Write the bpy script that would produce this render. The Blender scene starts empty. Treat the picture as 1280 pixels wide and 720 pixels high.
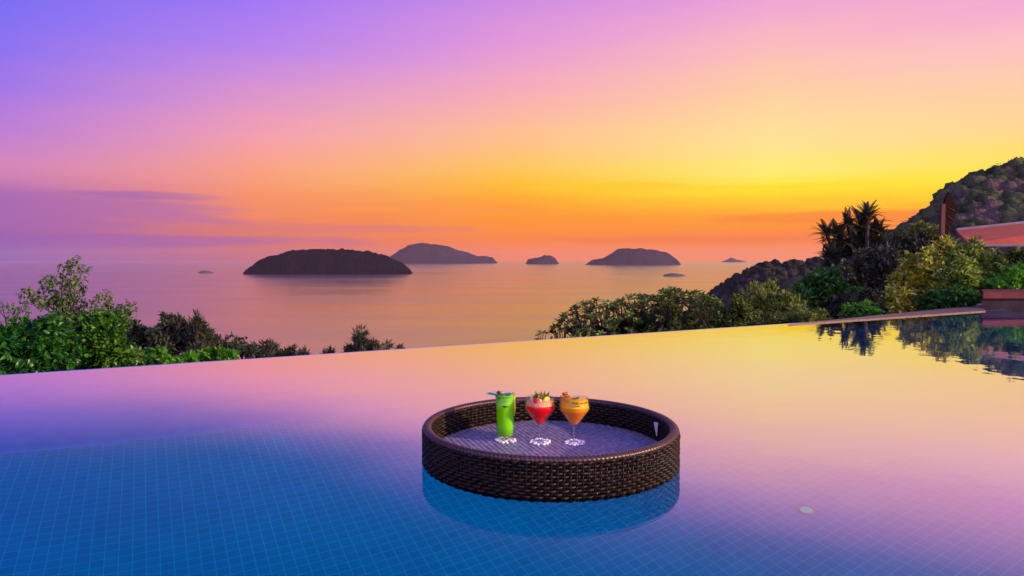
import bpy, math, random
import numpy as np
from mathutils import Vector, noise

rng = np.random.default_rng(7)
random.seed(7)
R = math.radians
PI = math.pi
F = 853.33          # focal length in photo pixels (1280 wide)
HZ = 323.0          # eye level row
CAMZ = 0.70
PITCH = math.atan((360 - HZ) / F)
col = bpy.context.scene.collection
scene = bpy.context.scene


# ------------------------------------------------------------------ helpers
def lin(c):
    out = []
    for v in c[:3]:
        v = v / 255.0
        out.append(v / 12.92 if v <= 0.04045 else ((v + 0.055) / 1.055) ** 2.4)
    return tuple(out) + (1.0,)


def ray(px, py):
    x = (px - 640) / F
    z = (360 - py) / F
    c, s = math.cos(PITCH), math.sin(PITCH)
    return Vector((x, c + s * z, -s + c * z))


def at(px, py, Y):
    d = ray(px, py)
    return Vector((0, 0, CAMZ)) + d * (Y / d.y)


def on_z(px, py, z=0.0):
    d = ray(px, py)
    return Vector((0, 0, CAMZ)) + d * ((z - CAMZ) / d.z)


def mark(o, label=None, cat=None, group=None, kind=None):
    if label: o['label'] = label
    if cat: o['category'] = cat
    if group: o['group'] = group
    if kind: o['kind'] = kind
    return o


def empty(name, loc, rz=0.0):
    o = bpy.data.objects.new(name, None)
    o.empty_display_size = 0.1
    col.objects.link(o)
    o.location = loc
    o.rotation_euler = (0, 0, rz)
    return o


def mesh_obj(name, V, Fc, mat, parent=None, smooth=True):
    """V (n,3) array in the parent's local space; Fc list of arrays (m,k)"""
    V = np.asarray(V, dtype=np.float32)
    if not isinstance(Fc, list): Fc = [Fc]
    Fc = [np.asarray(f, dtype=np.int32) for f in Fc if len(f)]
    me = bpy.data.meshes.new(name)
    me.vertices.add(len(V))
    me.vertices.foreach_set('co', V.ravel())
    loops = np.concatenate([f.ravel() for f in Fc])
    tot = np.concatenate([np.full(len(f), f.shape[1], dtype=np.int32) for f in Fc])
    start = np.concatenate([[0], np.cumsum(tot)[:-1]]).astype(np.int32)
    me.loops.add(len(loops))
    me.loops.foreach_set('vertex_index', loops)
    me.polygons.add(len(tot))
    me.polygons.foreach_set('loop_start', start)
    me.polygons.foreach_set('loop_total', tot)
    me.polygons.foreach_set('use_smooth', np.full(len(tot), smooth))
    me.update(calc_edges=True)
    me.validate()
    me.materials.append(mat)
    o = bpy.data.objects.new(name, me)
    col.objects.link(o)
    if parent: o.parent = parent
    return o


class MB:
    def __init__(self):
        self.V = []; self.F = {3: [], 4: []}; self.n = 0

    def add(self, V, Fc):
        V = np.asarray(V, dtype=np.float32).reshape(-1, 3)
        Fc = np.asarray(Fc, dtype=np.int64)
        self.V.append(V); self.F[Fc.shape[1]].append(Fc + self.n); self.n += len(V)

    def build(self, name, mat, parent=None, smooth=True):
        fs = [np.concatenate(f) for f in self.F.values() if f]
        return mesh_obj(name, np.concatenate(self.V), fs, mat, parent, smooth)

    # tapered tube through points
    def tube(self, pts, radii, n=6, cap=True):
        pts = [Vector(p) for p in pts]
        k = len(pts)
        if not hasattr(radii, '__len__'): radii = [radii] * k
        V = []
        up = Vector((0.13, 0.31, 1)).normalized()
        for i, p in enumerate(pts):
            t = (pts[min(i + 1, k - 1)] - pts[max(i - 1, 0)])
            if t.length < 1e-9: t = Vector((0, 0, 1))
            t.normalize()
            a = t.cross(up)
            if a.length < 1e-3: a = t.cross(Vector((1, 0, 0)))
            a.normalize(); b = t.cross(a)
            for j in range(n):
                th = 2 * PI * j / n
                V.append(p + (a * math.cos(th) + b * math.sin(th)) * radii[i])
        Q = [(i * n + j, i * n + (j + 1) % n, (i + 1) * n + (j + 1) % n, (i + 1) * n + j)
             for i in range(k - 1) for j in range(n)]
        base = self.n
        self.add(V, Q)
        if cap:
            self.V.append(np.array([pts[0], pts[-1]], dtype=np.float32))
            c0, c1 = self.n, self.n + 1
            self.n += 2
            T = [(c0, base + (j + 1) % n, base + j) for j in range(n)]
            T += [(c1, base + (k - 1) * n + j, base + (k - 1) * n + (j + 1) % n) for j in range(n)]
            self.F[3].append(np.array(T))

    def lathe(self, prof, n=40, c=(0, 0, 0), wob=None):
        V = []
        for (r, z) in prof:
            for j in range(n):
                th = 2 * PI * j / n
                V.append((c[0] + r * math.cos(th), c[1] + r * math.sin(th), c[2] + z))
        k = len(prof)
        Q = [(i * n + j, i * n + (j + 1) % n, (i + 1) * n + (j + 1) % n, (i + 1) * n + j)
             for i in range(k - 1) for j in range(n)]
        self.add(V, Q)

    def box(self, c, s, rz=0.0, bev=0.0):
        cx, cy, cz = c; sx, sy, sz = [v / 2 for v in s]
        b = min(bev, sx * .9, sy * .9, sz * .9)
        V = []; rings = []
        if b <= 0:
            lv = [(-sz, 0), (sz, 0)]
        else:
            lv = [(-sz, b), (-sz + b, 0), (sz - b, 0), (sz, b)]
        for z, ins in lv:
            e = max(b, 1e-5)
            ax, ay = sx - ins, sy - ins
            if b > 0:
                ring = [(-ax + e, -ay), (ax - e, -ay), (ax, -ay + e), (ax, ay - e), (ax - e, ay), (-ax + e, ay), (-ax, ay - e), (-ax, -ay + e)]
            else:
                ring = [(-ax, -ay), (ax, -ay), (ax, ay), (-ax, ay)]
            rings.append(len(ring))
            for x, y in ring:
                V.append((cx + x * math.cos(rz) - y * math.sin(rz), cy + x * math.sin(rz) + y * math.cos(rz), cz + z))
        m = rings[0]; k = len(lv)
        base = self.n
        Q = [(i * m + j, i * m + (j + 1) % m, (i + 1) * m + (j + 1) % m, (i + 1) * m + j) for i in range(k - 1) for j in range(m)]
        self.add(V, Q)
        self.V.append(np.array([(cx, cy, cz - sz), (cx, cy, cz + sz)], dtype=np.float32))
        c0, c1 = self.n, self.n + 1; self.n += 2
        T = [(c0, base + (j + 1) % m, base + j) for j in range(m)]
        T += [(c1, base + (k - 1) * m + j, base + (k - 1) * m + (j + 1) % m) for j in range(m)]
        self.F[3].append(np.array(T))

    # vectorised leaves. P base points, D directions, N normals, L lengths, W widths
    def leaves(self, P, D, N, L, W, fold=0.18, droop=0.12):
        P = np.asarray(P, float); D = np.asarray(D, float); N = np.asarray(N, float)
        n = len(P)
        L = np.broadcast_to(np.asarray(L, float), (n,))[:, None]
        W = np.broadcast_to(np.asarray(W, float), (n,))[:, None]
        D = D / (np.linalg.norm(D, axis=1, keepdims=True) + 1e-9)
        S = np.cross(D, N); S /= (np.linalg.norm(S, axis=1, keepdims=True) + 1e-9)
        U = np.cross(S, D)
        b = P
        m1 = P + D * L * .34 + U * L * .03
        m2 = P + D * L * .70 - U * L * droop * .35
        t = P + D * L - U * L * droop
        l1 = m1 + S * W * .5 + U * W * fold; r1 = m1 - S * W * .5 + U * W * fold
        l2 = m2 + S * W * .38 + U * W * fold; r2 = m2 - S * W * .38 + U * W * fold
        V = np.stack([b, m1, m2, t, l1, r1, l2, r2], axis=1).reshape(-1, 3)
        i = (np.arange(n) * 8)[:, None]
        T = np.concatenate([i + np.array([[0, 5, 1]]), i + np.array([[0, 1, 4]]),
                            i + np.array([[2, 7, 3]]), i + np.array([[2, 3, 6]])])
        Q = np.concatenate([i + np.array([[1, 5, 7, 2]]), i + np.array([[1, 2, 6, 4]])])
        self.V.append(V.astype(np.float32))
        self.F[3].append(T + self.n); self.F[4].append(Q + self.n)
        self.n += len(V)


def unit(n):
    v = rng.normal(size=(n, 3))
    return v / np.linalg.norm(v, axis=1, keepdims=True)


# ------------------------------------------------------------------ materials
def new_mat(name):
    m = bpy.data.materials.new(name); m.use_nodes = True
    nt = m.node_tree
    b = nt.nodes['Principled BSDF']; out = nt.nodes['Material Output']
    return m, nt, b, out


def N_(nt, t, **kw):
    n = nt.nodes.new(t)
    for k, v in kw.items(): setattr(n, k, v)
    return n


def ramp(nt, stops, fac=None, interp='LINEAR'):
    r = nt.nodes.new('ShaderNodeValToRGB')
    cr = r.color_ramp; cr.interpolation = interp
    while len(cr.elements) > 1: cr.elements.remove(cr.elements[-1])
    cr.elements[0].position = stops[0][0]; cr.elements[0].color = stops[0][1]
    for p, c in stops[1:]:
        e = cr.elements.new(p); e.color = c
    if fac is not None: nt.links.new(fac, r.inputs[0])
    return r


def c4(c): return tuple(c) + (1.0,)


def leaf_mat(name, cols, transl=0.35, rough=0.45, spec=0.5):
    m, nt, b, out = new_mat(name)
    g = N_(nt, 'ShaderNodeNewGeometry')
    n = len(cols)
    r = ramp(nt, [(i / max(n - 1, 1), c4(c)) for i, c in enumerate(cols)], g.outputs['Random Per Island'])
    nz = N_(nt, 'ShaderNodeTexNoise'); nz.inputs['Scale'].default_value = 2.3
    tc = N_(nt, 'ShaderNodeTexCoord'); nt.links.new(tc.outputs['Object'], nz.inputs['Vector'])
    hs = N_(nt, 'ShaderNodeHueSaturation')
    mr = N_(nt, 'ShaderNodeMapRange'); mr.inputs[1].default_value = .3; mr.inputs[2].default_value = .7
    mr.inputs[3].default_value = .7; mr.inputs[4].default_value = 1.3
    nt.links.new(nz.outputs[0], mr.inputs[0]); nt.links.new(mr.outputs[0], hs.inputs['Value'])
    nt.links.new(r.outputs[0], hs.inputs['Color'])
    nt.links.new(hs.outputs[0], b.inputs['Base Color'])
    b.inputs['Roughness'].default_value = rough
    b.inputs['Specular IOR Level'].default_value = spec
    tr = N_(nt, 'ShaderNodeBsdfTranslucent')
    nt.links.new(hs.outputs[0], tr.inputs['Color'])
    mx = N_(nt, 'ShaderNodeMixShader'); mx.inputs[0].default_value = transl
    nt.links.new(b.outputs[0], mx.inputs[1]); nt.links.new(tr.outputs[0], mx.inputs[2])
    nt.links.new(mx.outputs[0], out.inputs['Surface'])
    return m


def wood_mat(name, cols, scale):
    m, nt, b, out = new_mat(name)
    tcn = N_(nt, 'ShaderNodeTexCoord'); vo = N_(nt, 'ShaderNodeTexVoronoi'); vo.inputs['Scale'].default_value = scale
    nt.links.new(tcn.outputs['Object'], vo.inputs['Vector'])
    sp = N_(nt, 'ShaderNodeSeparateColor'); nt.links.new(vo.outputs['Color'], sp.inputs[0])
    n = len(cols)
    r = ramp(nt, [(i / (n - 1), c4(c)) for i, c in enumerate(cols)], sp.outputs[0])
    nt.links.new(r.outputs[0], b.inputs['Base Color']); b.inputs['Roughness'].default_value = .9; b.inputs['Specular IOR Level'].default_value = .05
    nn = N_(nt, 'ShaderNodeTexNoise'); nn.inputs['Scale'].default_value = scale * 9; nn.inputs['Detail'].default_value = 5
    nt.links.new(tcn.outputs['Object'], nn.inputs['Vector'])
    bp = N_(nt, 'ShaderNodeBump'); bp.inputs['Strength'].default_value = .8; bp.inputs['Distance'].default_value = .12 / scale
    nt.links.new(nn.outputs[0], bp.inputs['Height']); nt.links.new(bp.outputs[0], b.inputs['Normal'])
    return m


def noisy_mat(name, a, bcol, scale=6, rough=0.7, bump=0.3, bscale=None, spec=0.5, stretch=None, dist=0.01):
    m, nt, b, out = new_mat(name)
    tc = N_(nt, 'ShaderNodeTexCoord')
    vec = tc.outputs['Object']
    if stretch:
        mp = N_(nt, 'ShaderNodeMapping'); mp.inputs['Scale'].default_value = stretch
        nt.links.new(vec, mp.inputs[0]); vec = mp.outputs[0]
    nz = N_(nt, 'ShaderNodeTexNoise'); nz.inputs['Scale'].default_value = scale; nz.inputs['Detail'].default_value = 8
    nt.links.new(vec, nz.inputs['Vector'])
    r = ramp(nt, [(.3, c4(a)), (.7, c4(bcol))], nz.outputs[0])
    nt.links.new(r.outputs[0], b.inputs['Base Color'])
    b.inputs['Roughness'].default_value = rough
    b.inputs['Specular IOR Level'].default_value = spec
    if bump:
        n2 = N_(nt, 'ShaderNodeTexNoise'); n2.inputs['Scale'].default_value = bscale or scale * 3; n2.inputs['Detail'].default_value = 6
        nt.links.new(vec, n2.inputs['Vector'])
        bp = N_(nt, 'ShaderNodeBump'); bp.inputs['Strength'].default_value = bump; bp.inputs['Distance'].default_value = dist
        nt.links.new(n2.outputs[0], bp.inputs['Height']); nt.links.new(bp.outputs[0], b.inputs['Normal'])
    return m


def juice_mat(name, c, transl=.6):
    m, nt, b, out = new_mat(name)
    b.inputs['Base Color'].default_value = c4(c); b.inputs['Roughness'].default_value = .3; b.inputs['Specular IOR Level'].default_value = .1
    tr = N_(nt, 'ShaderNodeBsdfTranslucent'); tr.inputs['Color'].default_value = c4(c)
    mx = N_(nt, 'ShaderNodeMixShader'); mx.inputs[0].default_value = transl
    nt.links.new(b.outputs[0], mx.inputs[1]); nt.links.new(tr.outputs[0], mx.inputs[2])
    nt.links.new(mx.outputs[0], out.inputs['Surface'])
    return m


def glass_mat(lo=.03):
    m, nt, b, out = new_mat('thin_glass')
    nt.nodes.remove(b)
    t = N_(nt, 'ShaderNodeBsdfTransparent'); t.inputs[0].default_value = (.97, .97, .98, 1)
    g = N_(nt, 'ShaderNodeBsdfGlossy'); g.inputs['Roughness'].default_value = .03
    lw = N_(nt, 'ShaderNodeLayerWeight'); lw.inputs[0].default_value = .5
    f = N_(nt, 'ShaderNodeMapRange', interpolation_type='SMOOTHSTEP'); f.inputs[1].default_value = .35; f.inputs[2].default_value = 1.0; f.inputs[3].default_value = lo; f.inputs[4].default_value = lo + .35
    nt.links.new(lw.outputs['Facing'], f.inputs[0])
    mx = N_(nt, 'ShaderNodeMixShader')
    nt.links.new(f.outputs[0], mx.inputs[0]); nt.links.new(t.outputs[0], mx.inputs[1]); nt.links.new(g.outputs[0], mx.inputs[2])
    nt.links.new(mx.outputs[0], out.inputs['Surface'])
    return m


# ------------------------------------------------------------------ world (dusk sky)
world = bpy.data.worlds.new('World'); scene.world = world
world.use_nodes = True
wt = world.node_tree
bg = wt.nodes['Background']
SUN_AZ, SUN_EL = 112.0, 15.0      # degrees clockwise from the view axis
tc = N_(wt, 'ShaderNodeTexCoord')
sep = N_(wt, 'ShaderNodeSeparateXYZ'); wt.links.new(tc.outputs['Generated'], sep.inputs[0])


def M(op, a, b=None, c=None, clamp=False):
    n = wt.nodes.new('ShaderNodeMath'); n.operation = op; n.use_clamp = clamp
    for i, v in enumerate((a, b, c)):
        if v is None: continue
        if isinstance(v, (int, float)): n.inputs[i].default_value = v
        else: wt.links.new(v, n.inputs[i])
    return n.outputs[0]


az = M('ARCTAN2', sep.outputs[0], sep.outputs[1])           # 0 ahead, + to the right
elv = M('ARCSINE', sep.outputs[2])
# thin stretched cloud noise lifts and lowers the bands a little
mp = N_(wt, 'ShaderNodeMapping'); mp.inputs['Scale'].default_value = (1.6, 1.6, 30)
wt.links.new(tc.outputs['Generated'], mp.inputs[0])
nz = N_(wt, 'ShaderNodeTexNoise'); nz.inputs['Scale'].default_value = 1.4; nz.inputs['Detail'].default_value = 4; nz.inputs['Distortion'].default_value = .3
wt.links.new(mp.outputs[0], nz.inputs['Vector'])
el2 = M('ADD', elv, M('MULTIPLY', M('SUBTRACT', nz.outputs[0], .5), .035))
T0, T1 = -8.0, 92.0
tpar = M('DIVIDE', M('SUBTRACT', M('MULTIPLY', el2, 180 / PI), T0), T1 - T0, clamp=True)

SKY = {  # azimuth column given by photo x : [(photo y, sRGB)]
    0: [(0, (116, 104, 242)), (60, (135, 108, 240)), (120, (162, 114, 228)), (170, (190, 122, 208)), (205, (210, 128, 182)),
        (230, (196, 116, 178)), (244, (172, 100, 176)), (270, (164, 92, 170)), (300, (148, 82, 168)), (323, (126, 76, 172))],
    320: [(0, (158, 116, 245)), (60, (182, 128, 235)), (120, (220, 146, 202)), (170, (245, 156, 170)), (210, (250, 158, 128)),
          (240, (248, 146, 100)), (270, (242, 132, 84)), (300, (220, 112, 92)), (323, (205, 96, 95))],
    640: [(0, (203, 138, 225)), (60, (228, 152, 214)), (120, (250, 172, 178)), (170, (255, 190, 140)), (210, (255, 196, 82)),
          (236, (255, 188, 20)), (266, (255, 150, 0)), (300, (255, 130, 20)), (323, (255, 126, 35))],
    960: [(0, (238, 162, 213)), (60, (252, 186, 188)), (120, (255, 209, 158)), (175, (255, 226, 148)), (218, (255, 236, 105)),
          (236, (255, 226, 0)), (250, (255, 200, 0)), (268, (255, 160, 0)), (290, (255, 132, 5)), (323, (255, 130, 15))],
    1280: [(0, (244, 168, 208)), (60, (252, 192, 196)), (120, (255, 208, 158)), (175, (255, 218, 128)), (215, (255, 226, 50)),
           (242, (255, 212, 0)), (262, (255, 160, 0)), (290, (255, 130, 10)), (323, (255, 126, 20))],
}


def tp(eldeg): return min(1, max(0, (eldeg - T0) / (T1 - T0)))


cols = []
zen = {0: [(27, (40, 60, 190)), (40, (22, 62, 170)), (90, (60, 96, 190))],
       320: [(27, (60, 75, 205)), (40, (28, 66, 178)), (90, (60, 96, 190))],
       640: [(27, (110, 98, 215)), (40, (46, 76, 184)), (90, (60, 96, 190))],
       960: [(27, (190, 135, 225)), (40, (96, 100, 205)), (90, (60, 96, 190))],
       1280: [(27, (200, 150, 225)), (40, (120, 115, 212)), (90, (60, 96, 190))]}
for px, st in SKY.items():
    dx = px - 640
    A = math.atan2(dx, F)
    stops = [(0.0, lin(tuple(v * .75 for v in st[-1][1])))]
    for py, c in reversed(st):
        el = math.degrees(math.atan((HZ - py) / math.hypot(F, dx)))
        stops.append((tp(el), lin(c)))
    for e, c in zen[px]: stops.append((tp(e), lin(c)))
    cols.append((A, stops))
back = [(0.0, lin((60, 60, 90))), (tp(0), lin((200, 160, 210))), (tp(12), lin((240, 200, 235))), (tp(30), lin((190, 180, 240))), (tp(50), lin((80, 110, 205))), (tp(90), lin((60, 96, 190)))]
sideL = [(0.0, lin((60, 60, 100))), (tp(0), lin((120, 85, 180))), (tp(15), lin((120, 105, 225))), (tp(35), lin((40, 70, 180))), (tp(90), lin((60, 96, 190)))]
sideR = [(0.0, lin((90, 70, 70))), (tp(0), lin((225, 140, 110))), (tp(10), lin((250, 185, 130))), (tp(25), lin((225, 165, 205))), (tp(45), lin((120, 120, 215))), (tp(90), lin((60, 96, 190)))]
cols = [(-PI, back), (-R(80), sideL)] + cols + [(R(80), sideR), (PI, back)]
prev = None
for i, (A, st) in enumerate(cols):
    r = ramp(wt, st, tpar, 'LINEAR')
    if prev is None: prev = r.outputs[0]; pa = A; continue
    mr = N_(wt, 'ShaderNodeMapRange'); mr.inputs[1].default_value = pa; mr.inputs[2].default_value = A
    wt.links.new(az, mr.inputs[0])
    mx = N_(wt, 'ShaderNodeMix', data_type='RGBA')
    wt.links.new(mr.outputs[0], mx.inputs[0]); wt.links.new(prev, mx.inputs[6]); wt.links.new(r.outputs[0], mx.inputs[7])
    prev = mx.outputs[2]; pa = A


def cloud(prev, px, py, wpx, hpx, colr, amt):
    a0 = math.atan2(px - 640, F); e0 = math.atan((HZ - py) / math.hypot(F, px - 640))
    da = M('DIVIDE', M('SUBTRACT', az, a0), wpx / F)
    de = M('DIVIDE', M('SUBTRACT', elv, e0), hpx / F)
    d = M('ADD', M('MULTIPLY', da, da), M('MULTIPLY', de, de))
    n3 = N_(wt, 'ShaderNodeTexNoise'); n3.inputs['Scale'].default_value = 5; n3.inputs['Detail'].default_value = 5
    m3 = N_(wt, 'ShaderNodeMapping'); m3.inputs['Scale'].default_value = (2, 2, 18); wt.links.new(tc.outputs['Generated'], m3.inputs[0]); wt.links.new(m3.outputs[0], n3.inputs['Vector'])
    d = M('ADD', d, M('MULTIPLY', M('SUBTRACT', n3.outputs[0], .5), 1.6))
    mr = N_(wt, 'ShaderNodeMapRange', interpolation_type='SMOOTHSTEP'); mr.inputs[1].default_value = 1.0; mr.inputs[2].default_value = 0.1; mr.inputs[3].default_value = 0; mr.inputs[4].default_value = amt
    wt.links.new(d, mr.inputs[0])
    mx = N_(wt, 'ShaderNodeMix', data_type='RGBA'); wt.links.new(mr.outputs[0], mx.inputs[0])
    wt.links.new(prev, mx.inputs[6]); mx.inputs[7].default_value = lin(colr)
    return mx.outputs[2]


prev = cloud(prev, 30, 262, 260, 26, (160, 92, 172), .55)
prev = cloud(prev, 190, 245, 90, 6, (150, 90, 170), .5)
prev = cloud(prev, 120, 300, 330, 9, (140, 82, 176), .5)
prev = cloud(prev, 420, 286, 200, 7, (214, 112, 120), .5)
prev = cloud(prev, 1020, 272, 150, 9, (250, 128, 30), .7)
prev = cloud(prev, 560, 262, 180, 6, (255, 150, 60), .5)
prev = cloud(prev, 880, 300, 260, 7, (240, 112, 50), .5)
prev = cloud(prev, 760, 234, 130, 6, (255, 200, 10), .6)
# a weak physical sky under the graded dusk colours
sk = N_(wt, 'ShaderNodeTexSky'); sk.sky_type = 'NISHITA'; sk.sun_disc = False
sk.sun_elevation = R(SUN_EL); sk.sun_rotation = R(SUN_AZ)
ad = N_(wt, 'ShaderNodeMix', data_type='RGBA', blend_type='ADD'); ad.inputs[0].default_value = .004
wt.links.new(prev, ad.inputs[6]); wt.links.new(sk.outputs[0], ad.inputs[7])
wt.links.new(ad.outputs[2], bg.inputs['Color'])
mrb = N_(wt, 'ShaderNodeMapRange', interpolation_type='SMOOTHSTEP')
mrb.inputs[1].default_value = R(75); mrb.inputs[2].default_value = R(140); mrb.inputs[3].default_value = 1.0; mrb.inputs[4].default_value = 2.4
wt.links.new(M('ABSOLUTE', az), mrb.inputs[0]); wt.links.new(mrb.outputs[0], bg.inputs['Strength'])

sun = bpy.data.lights.new('sun', 'SUN'); sun.energy = 5.0; sun.angle = R(1.0); sun.color = (1.0, .70, .40)
so = bpy.data.objects.new('sun', sun); col.objects.link(so)
sd = Vector((math.sin(R(SUN_AZ)) * math.cos(R(SUN_EL)), math.cos(R(SUN_AZ)) * math.cos(R(SUN_EL)), math.sin(R(SUN_EL))))
so.rotation_euler = sd.to_track_quat('Z', 'Y').to_euler()

# ------------------------------------------------------------------ camera
cam = bpy.data.cameras.new('camera'); co = bpy.data.objects.new('camera', cam); col.objects.link(co)
cam.sensor_width = 36; cam.lens = 36 * F / 1280
co.location = (0, 0, CAMZ); co.rotation_euler = (PI / 2 - PITCH, 0, 0)
cam.clip_start = .05; cam.clip_end = 60000
scene.camera = co

# ------------------------------------------------------------------ pool frame
A = on_z(0, 469.5); B = on_z(1225, 389.0)
A.z = B.z = 0
U = (B - A).normalized(); Nn = Vector((-U.y, U.x, 0))       # Nn points away from the camera, over the edge
ANG = math.atan2(U.y, U.x)
TB = (B - A).length


def st(s, t, z=0.0):
    p = A + Nn * s + U * t
    return Vector((p.x, p.y, z))


def to_st(x, y):
    d = Vector((x, y, 0)) - A
    return d.dot(Nn), d.dot(U)


P_T0, P_T1, P_S0 = -9.0, TB + 9.0, -11.0   # pool extent
DEPTH = 1.9

# water
m, nt, b, out = new_mat('pool_water'); nt.nodes.remove(b)
tcn = N_(nt, 'ShaderNodeTexCoord')
mpn = N_(nt, 'ShaderNodeMapping'); mpn.inputs['Scale'].default_value = (1.0, 1.0, 1)
nt.links.new(tcn.outputs['Object'], mpn.inputs[0])
nzn = N_(nt, 'ShaderNodeTexNoise'); nzn.inputs['Scale'].default_value = 2.2; nzn.inputs['Detail'].default_value = 3
nt.links.new(mpn.outputs[0], nzn.inputs['Vector'])
bmp = N_(nt, 'ShaderNodeBump'); bmp.inputs['Strength'].default_value = .16; bmp.inputs['Distance'].default_value = .012
nt.links.new(nzn.outputs[0], bmp.inputs['Height'])
lw = N_(nt, 'ShaderNodeLayerWeight'); lw.inputs[0].default_value = .5
fc = N_(nt, 'ShaderNodeFloatCurve')
cv = fc.mapping.curves[0]
pts = [(0, .03), (.5, .05), (.60, .12), (.66, .34), (.71, .58), (.76, .76), (.80, .83), (.85, .86), (.90, .88), (1, .94)]
cv.points[0].location = pts[0]; cv.points[1].location = pts[-1]
for p in pts[1:-1]: cv.points.new(*p)
fc.mapping.update()
nt.links.new(lw.outputs['Facing'], fc.inputs['Value'])


def NM(op, a, b=None, clamp=False):
    n = nt.nodes.new('ShaderNodeMath'); n.operation = op; n.use_clamp = clamp
    for i, v in enumerate((a, b)):
        if v is None: continue
        if isinstance(v, (int, float)): n.inputs[i].default_value = v
        else: nt.links.new(v, n.inputs[i])
    return n.outputs[0]


# painted-in loss of reflection: a position mask dims the mirror on near left water
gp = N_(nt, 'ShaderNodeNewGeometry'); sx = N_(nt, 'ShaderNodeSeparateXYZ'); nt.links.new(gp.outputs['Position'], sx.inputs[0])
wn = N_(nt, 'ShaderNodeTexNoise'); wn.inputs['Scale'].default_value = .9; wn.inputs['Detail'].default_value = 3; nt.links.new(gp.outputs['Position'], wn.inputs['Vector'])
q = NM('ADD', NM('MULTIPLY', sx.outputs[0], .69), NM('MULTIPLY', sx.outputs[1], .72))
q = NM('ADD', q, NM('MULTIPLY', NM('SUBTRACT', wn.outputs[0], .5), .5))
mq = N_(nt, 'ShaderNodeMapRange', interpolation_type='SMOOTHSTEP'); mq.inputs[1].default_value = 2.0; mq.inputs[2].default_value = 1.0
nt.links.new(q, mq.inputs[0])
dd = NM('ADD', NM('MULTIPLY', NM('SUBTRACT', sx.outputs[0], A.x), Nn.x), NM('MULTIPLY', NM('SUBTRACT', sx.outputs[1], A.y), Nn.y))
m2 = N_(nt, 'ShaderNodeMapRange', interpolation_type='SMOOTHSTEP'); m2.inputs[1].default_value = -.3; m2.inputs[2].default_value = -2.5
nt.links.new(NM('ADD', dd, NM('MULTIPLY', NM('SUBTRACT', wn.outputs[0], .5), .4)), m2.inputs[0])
refl_fade = NM('MULTIPLY', mq.outputs[0], m2.outputs[0])
rf = NM('SUBTRACT', 1.0, NM('MULTIPLY', refl_fade, .93))
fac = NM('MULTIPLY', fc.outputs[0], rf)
tr = N_(nt, 'ShaderNodeBsdfRefraction'); tr.inputs[0].default_value = (.60, .92, 1.0, 1); tr.inputs['IOR'].default_value = 1.333; tr.inputs['Roughness'].default_value = 0
gl = N_(nt, 'ShaderNodeBsdfGlossy'); gl.inputs[0].default_value = (1, .905, .95, 1)
nt.links.new(NM('ADD', .015, NM('MULTIPLY', refl_fade, .03)), gl.inputs['Roughness'])
nt.links.new(bmp.outputs[0], gl.inputs['Normal'])
mx = N_(nt, 'ShaderNodeMixShader')
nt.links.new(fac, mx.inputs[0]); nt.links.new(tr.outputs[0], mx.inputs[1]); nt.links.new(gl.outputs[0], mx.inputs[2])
nt.links.new(mx.outputs[0], out.inputs['Surface'])
MAT_WATER = m


def quad_st(name, s0, s1, t0, t1, z, mat, parent=None):
    """object whose local x runs along the pool edge"""
    o = mesh_obj(name, [(t0, s0, 0), (t1, s0, 0), (t1, s1, 0), (t0, s1, 0)], [[(0, 1, 2, 3)]], mat, parent, False)
    o.location = (A.x, A.y, z); o.rotation_euler = (0, 0, ANG)
    return o


mark(quad_st('pool_water', P_S0, 0, P_T0, P_T1, 0, MAT_WATER), kind='structure')

# tiles
m, nt, b, out = new_mat('pool_tile')
tcn = N_(nt, 'ShaderNodeTexCoord')
br = N_(nt, 'ShaderNodeTexBrick'); br.offset = 0; br.squash = 1
br.inputs['Scale'].default_value = 1; br.inputs['Mortar Size'].default_value = .002; br.inputs['Mortar Smooth'].default_value = .1
br.inputs['Brick Width'].default_value = .058; br.inputs['Row Height'].default_value = .058
br.inputs['Color1'].default_value = (.000, .24, .43, 1); br.inputs['Color2'].default_value = (.000, .27, .47, 1)
br.inputs['Mortar'].default_value = (.02, .42, .62, 1)
nt.links.new(tcn.outputs['Object'], br.inputs['Vector'])
nb = N_(nt, 'ShaderNodeTexNoise'); nb.inputs['Scale'].default_value = .9; nb.inputs['Detail'].default_value = 3
nt.links.new(tcn.outputs['Object'], nb.inputs['Vector'])
mr = N_(nt, 'ShaderNodeMapRange'); mr.inputs[3].default_value = .8; mr.inputs[4].default_value = 1.2
nt.links.new(nb.outputs[0], mr.inputs[0])
hs = N_(nt, 'ShaderNodeHueSaturation'); nt.links.new(br.outputs[0], hs.inputs['Color']); nt.links.new(mr.outputs[0], hs.inputs['Value'])
nt.links.new(hs.outputs[0], b.inputs['Base Color']); b.inputs['Roughness'].default_value = .6
b.inputs['Specular IOR Level'].default_value = .1
MAT_TILE = m
mark(quad_st('pool_floor', P_S0, -.02, P_T0, P_T1, -DEPTH, MAT_TILE), kind='structure')

MAT_EDGE = noisy_mat('edge_tile', (.005, .22, .75), (.01, .28, .85), 9, .3, .1)
MAT_STONE = noisy_mat('red_stone', (.08, .014, .016), (.16, .03, .03), 5, .7, .5, 40, dist=.006, spec=.2)
MAT_LEDGE = noisy_mat('brown_ledge', (.06, .034, .03), (.15, .08, .068), 4, .5, .4, 30)
MAT_DECK = noisy_mat('deck_stone', (.22, .17, .15), (.32, .26, .22), 3, .7, .3)


def pool_wall(name, s0, s1, t0, t1, z0, z1, mat):
    mb = MB(); mb.box(((t0 + t1) / 2, (s0 + s1) / 2, (z0 + z1) / 2), (t1 - t0, s1 - s0, z1 - z0), bev=.006)
    o = mb.build(name, mat, smooth=False); o.location = (A.x, A.y, 0); o.rotation_euler = (0, 0, ANG)
    return o


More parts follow.
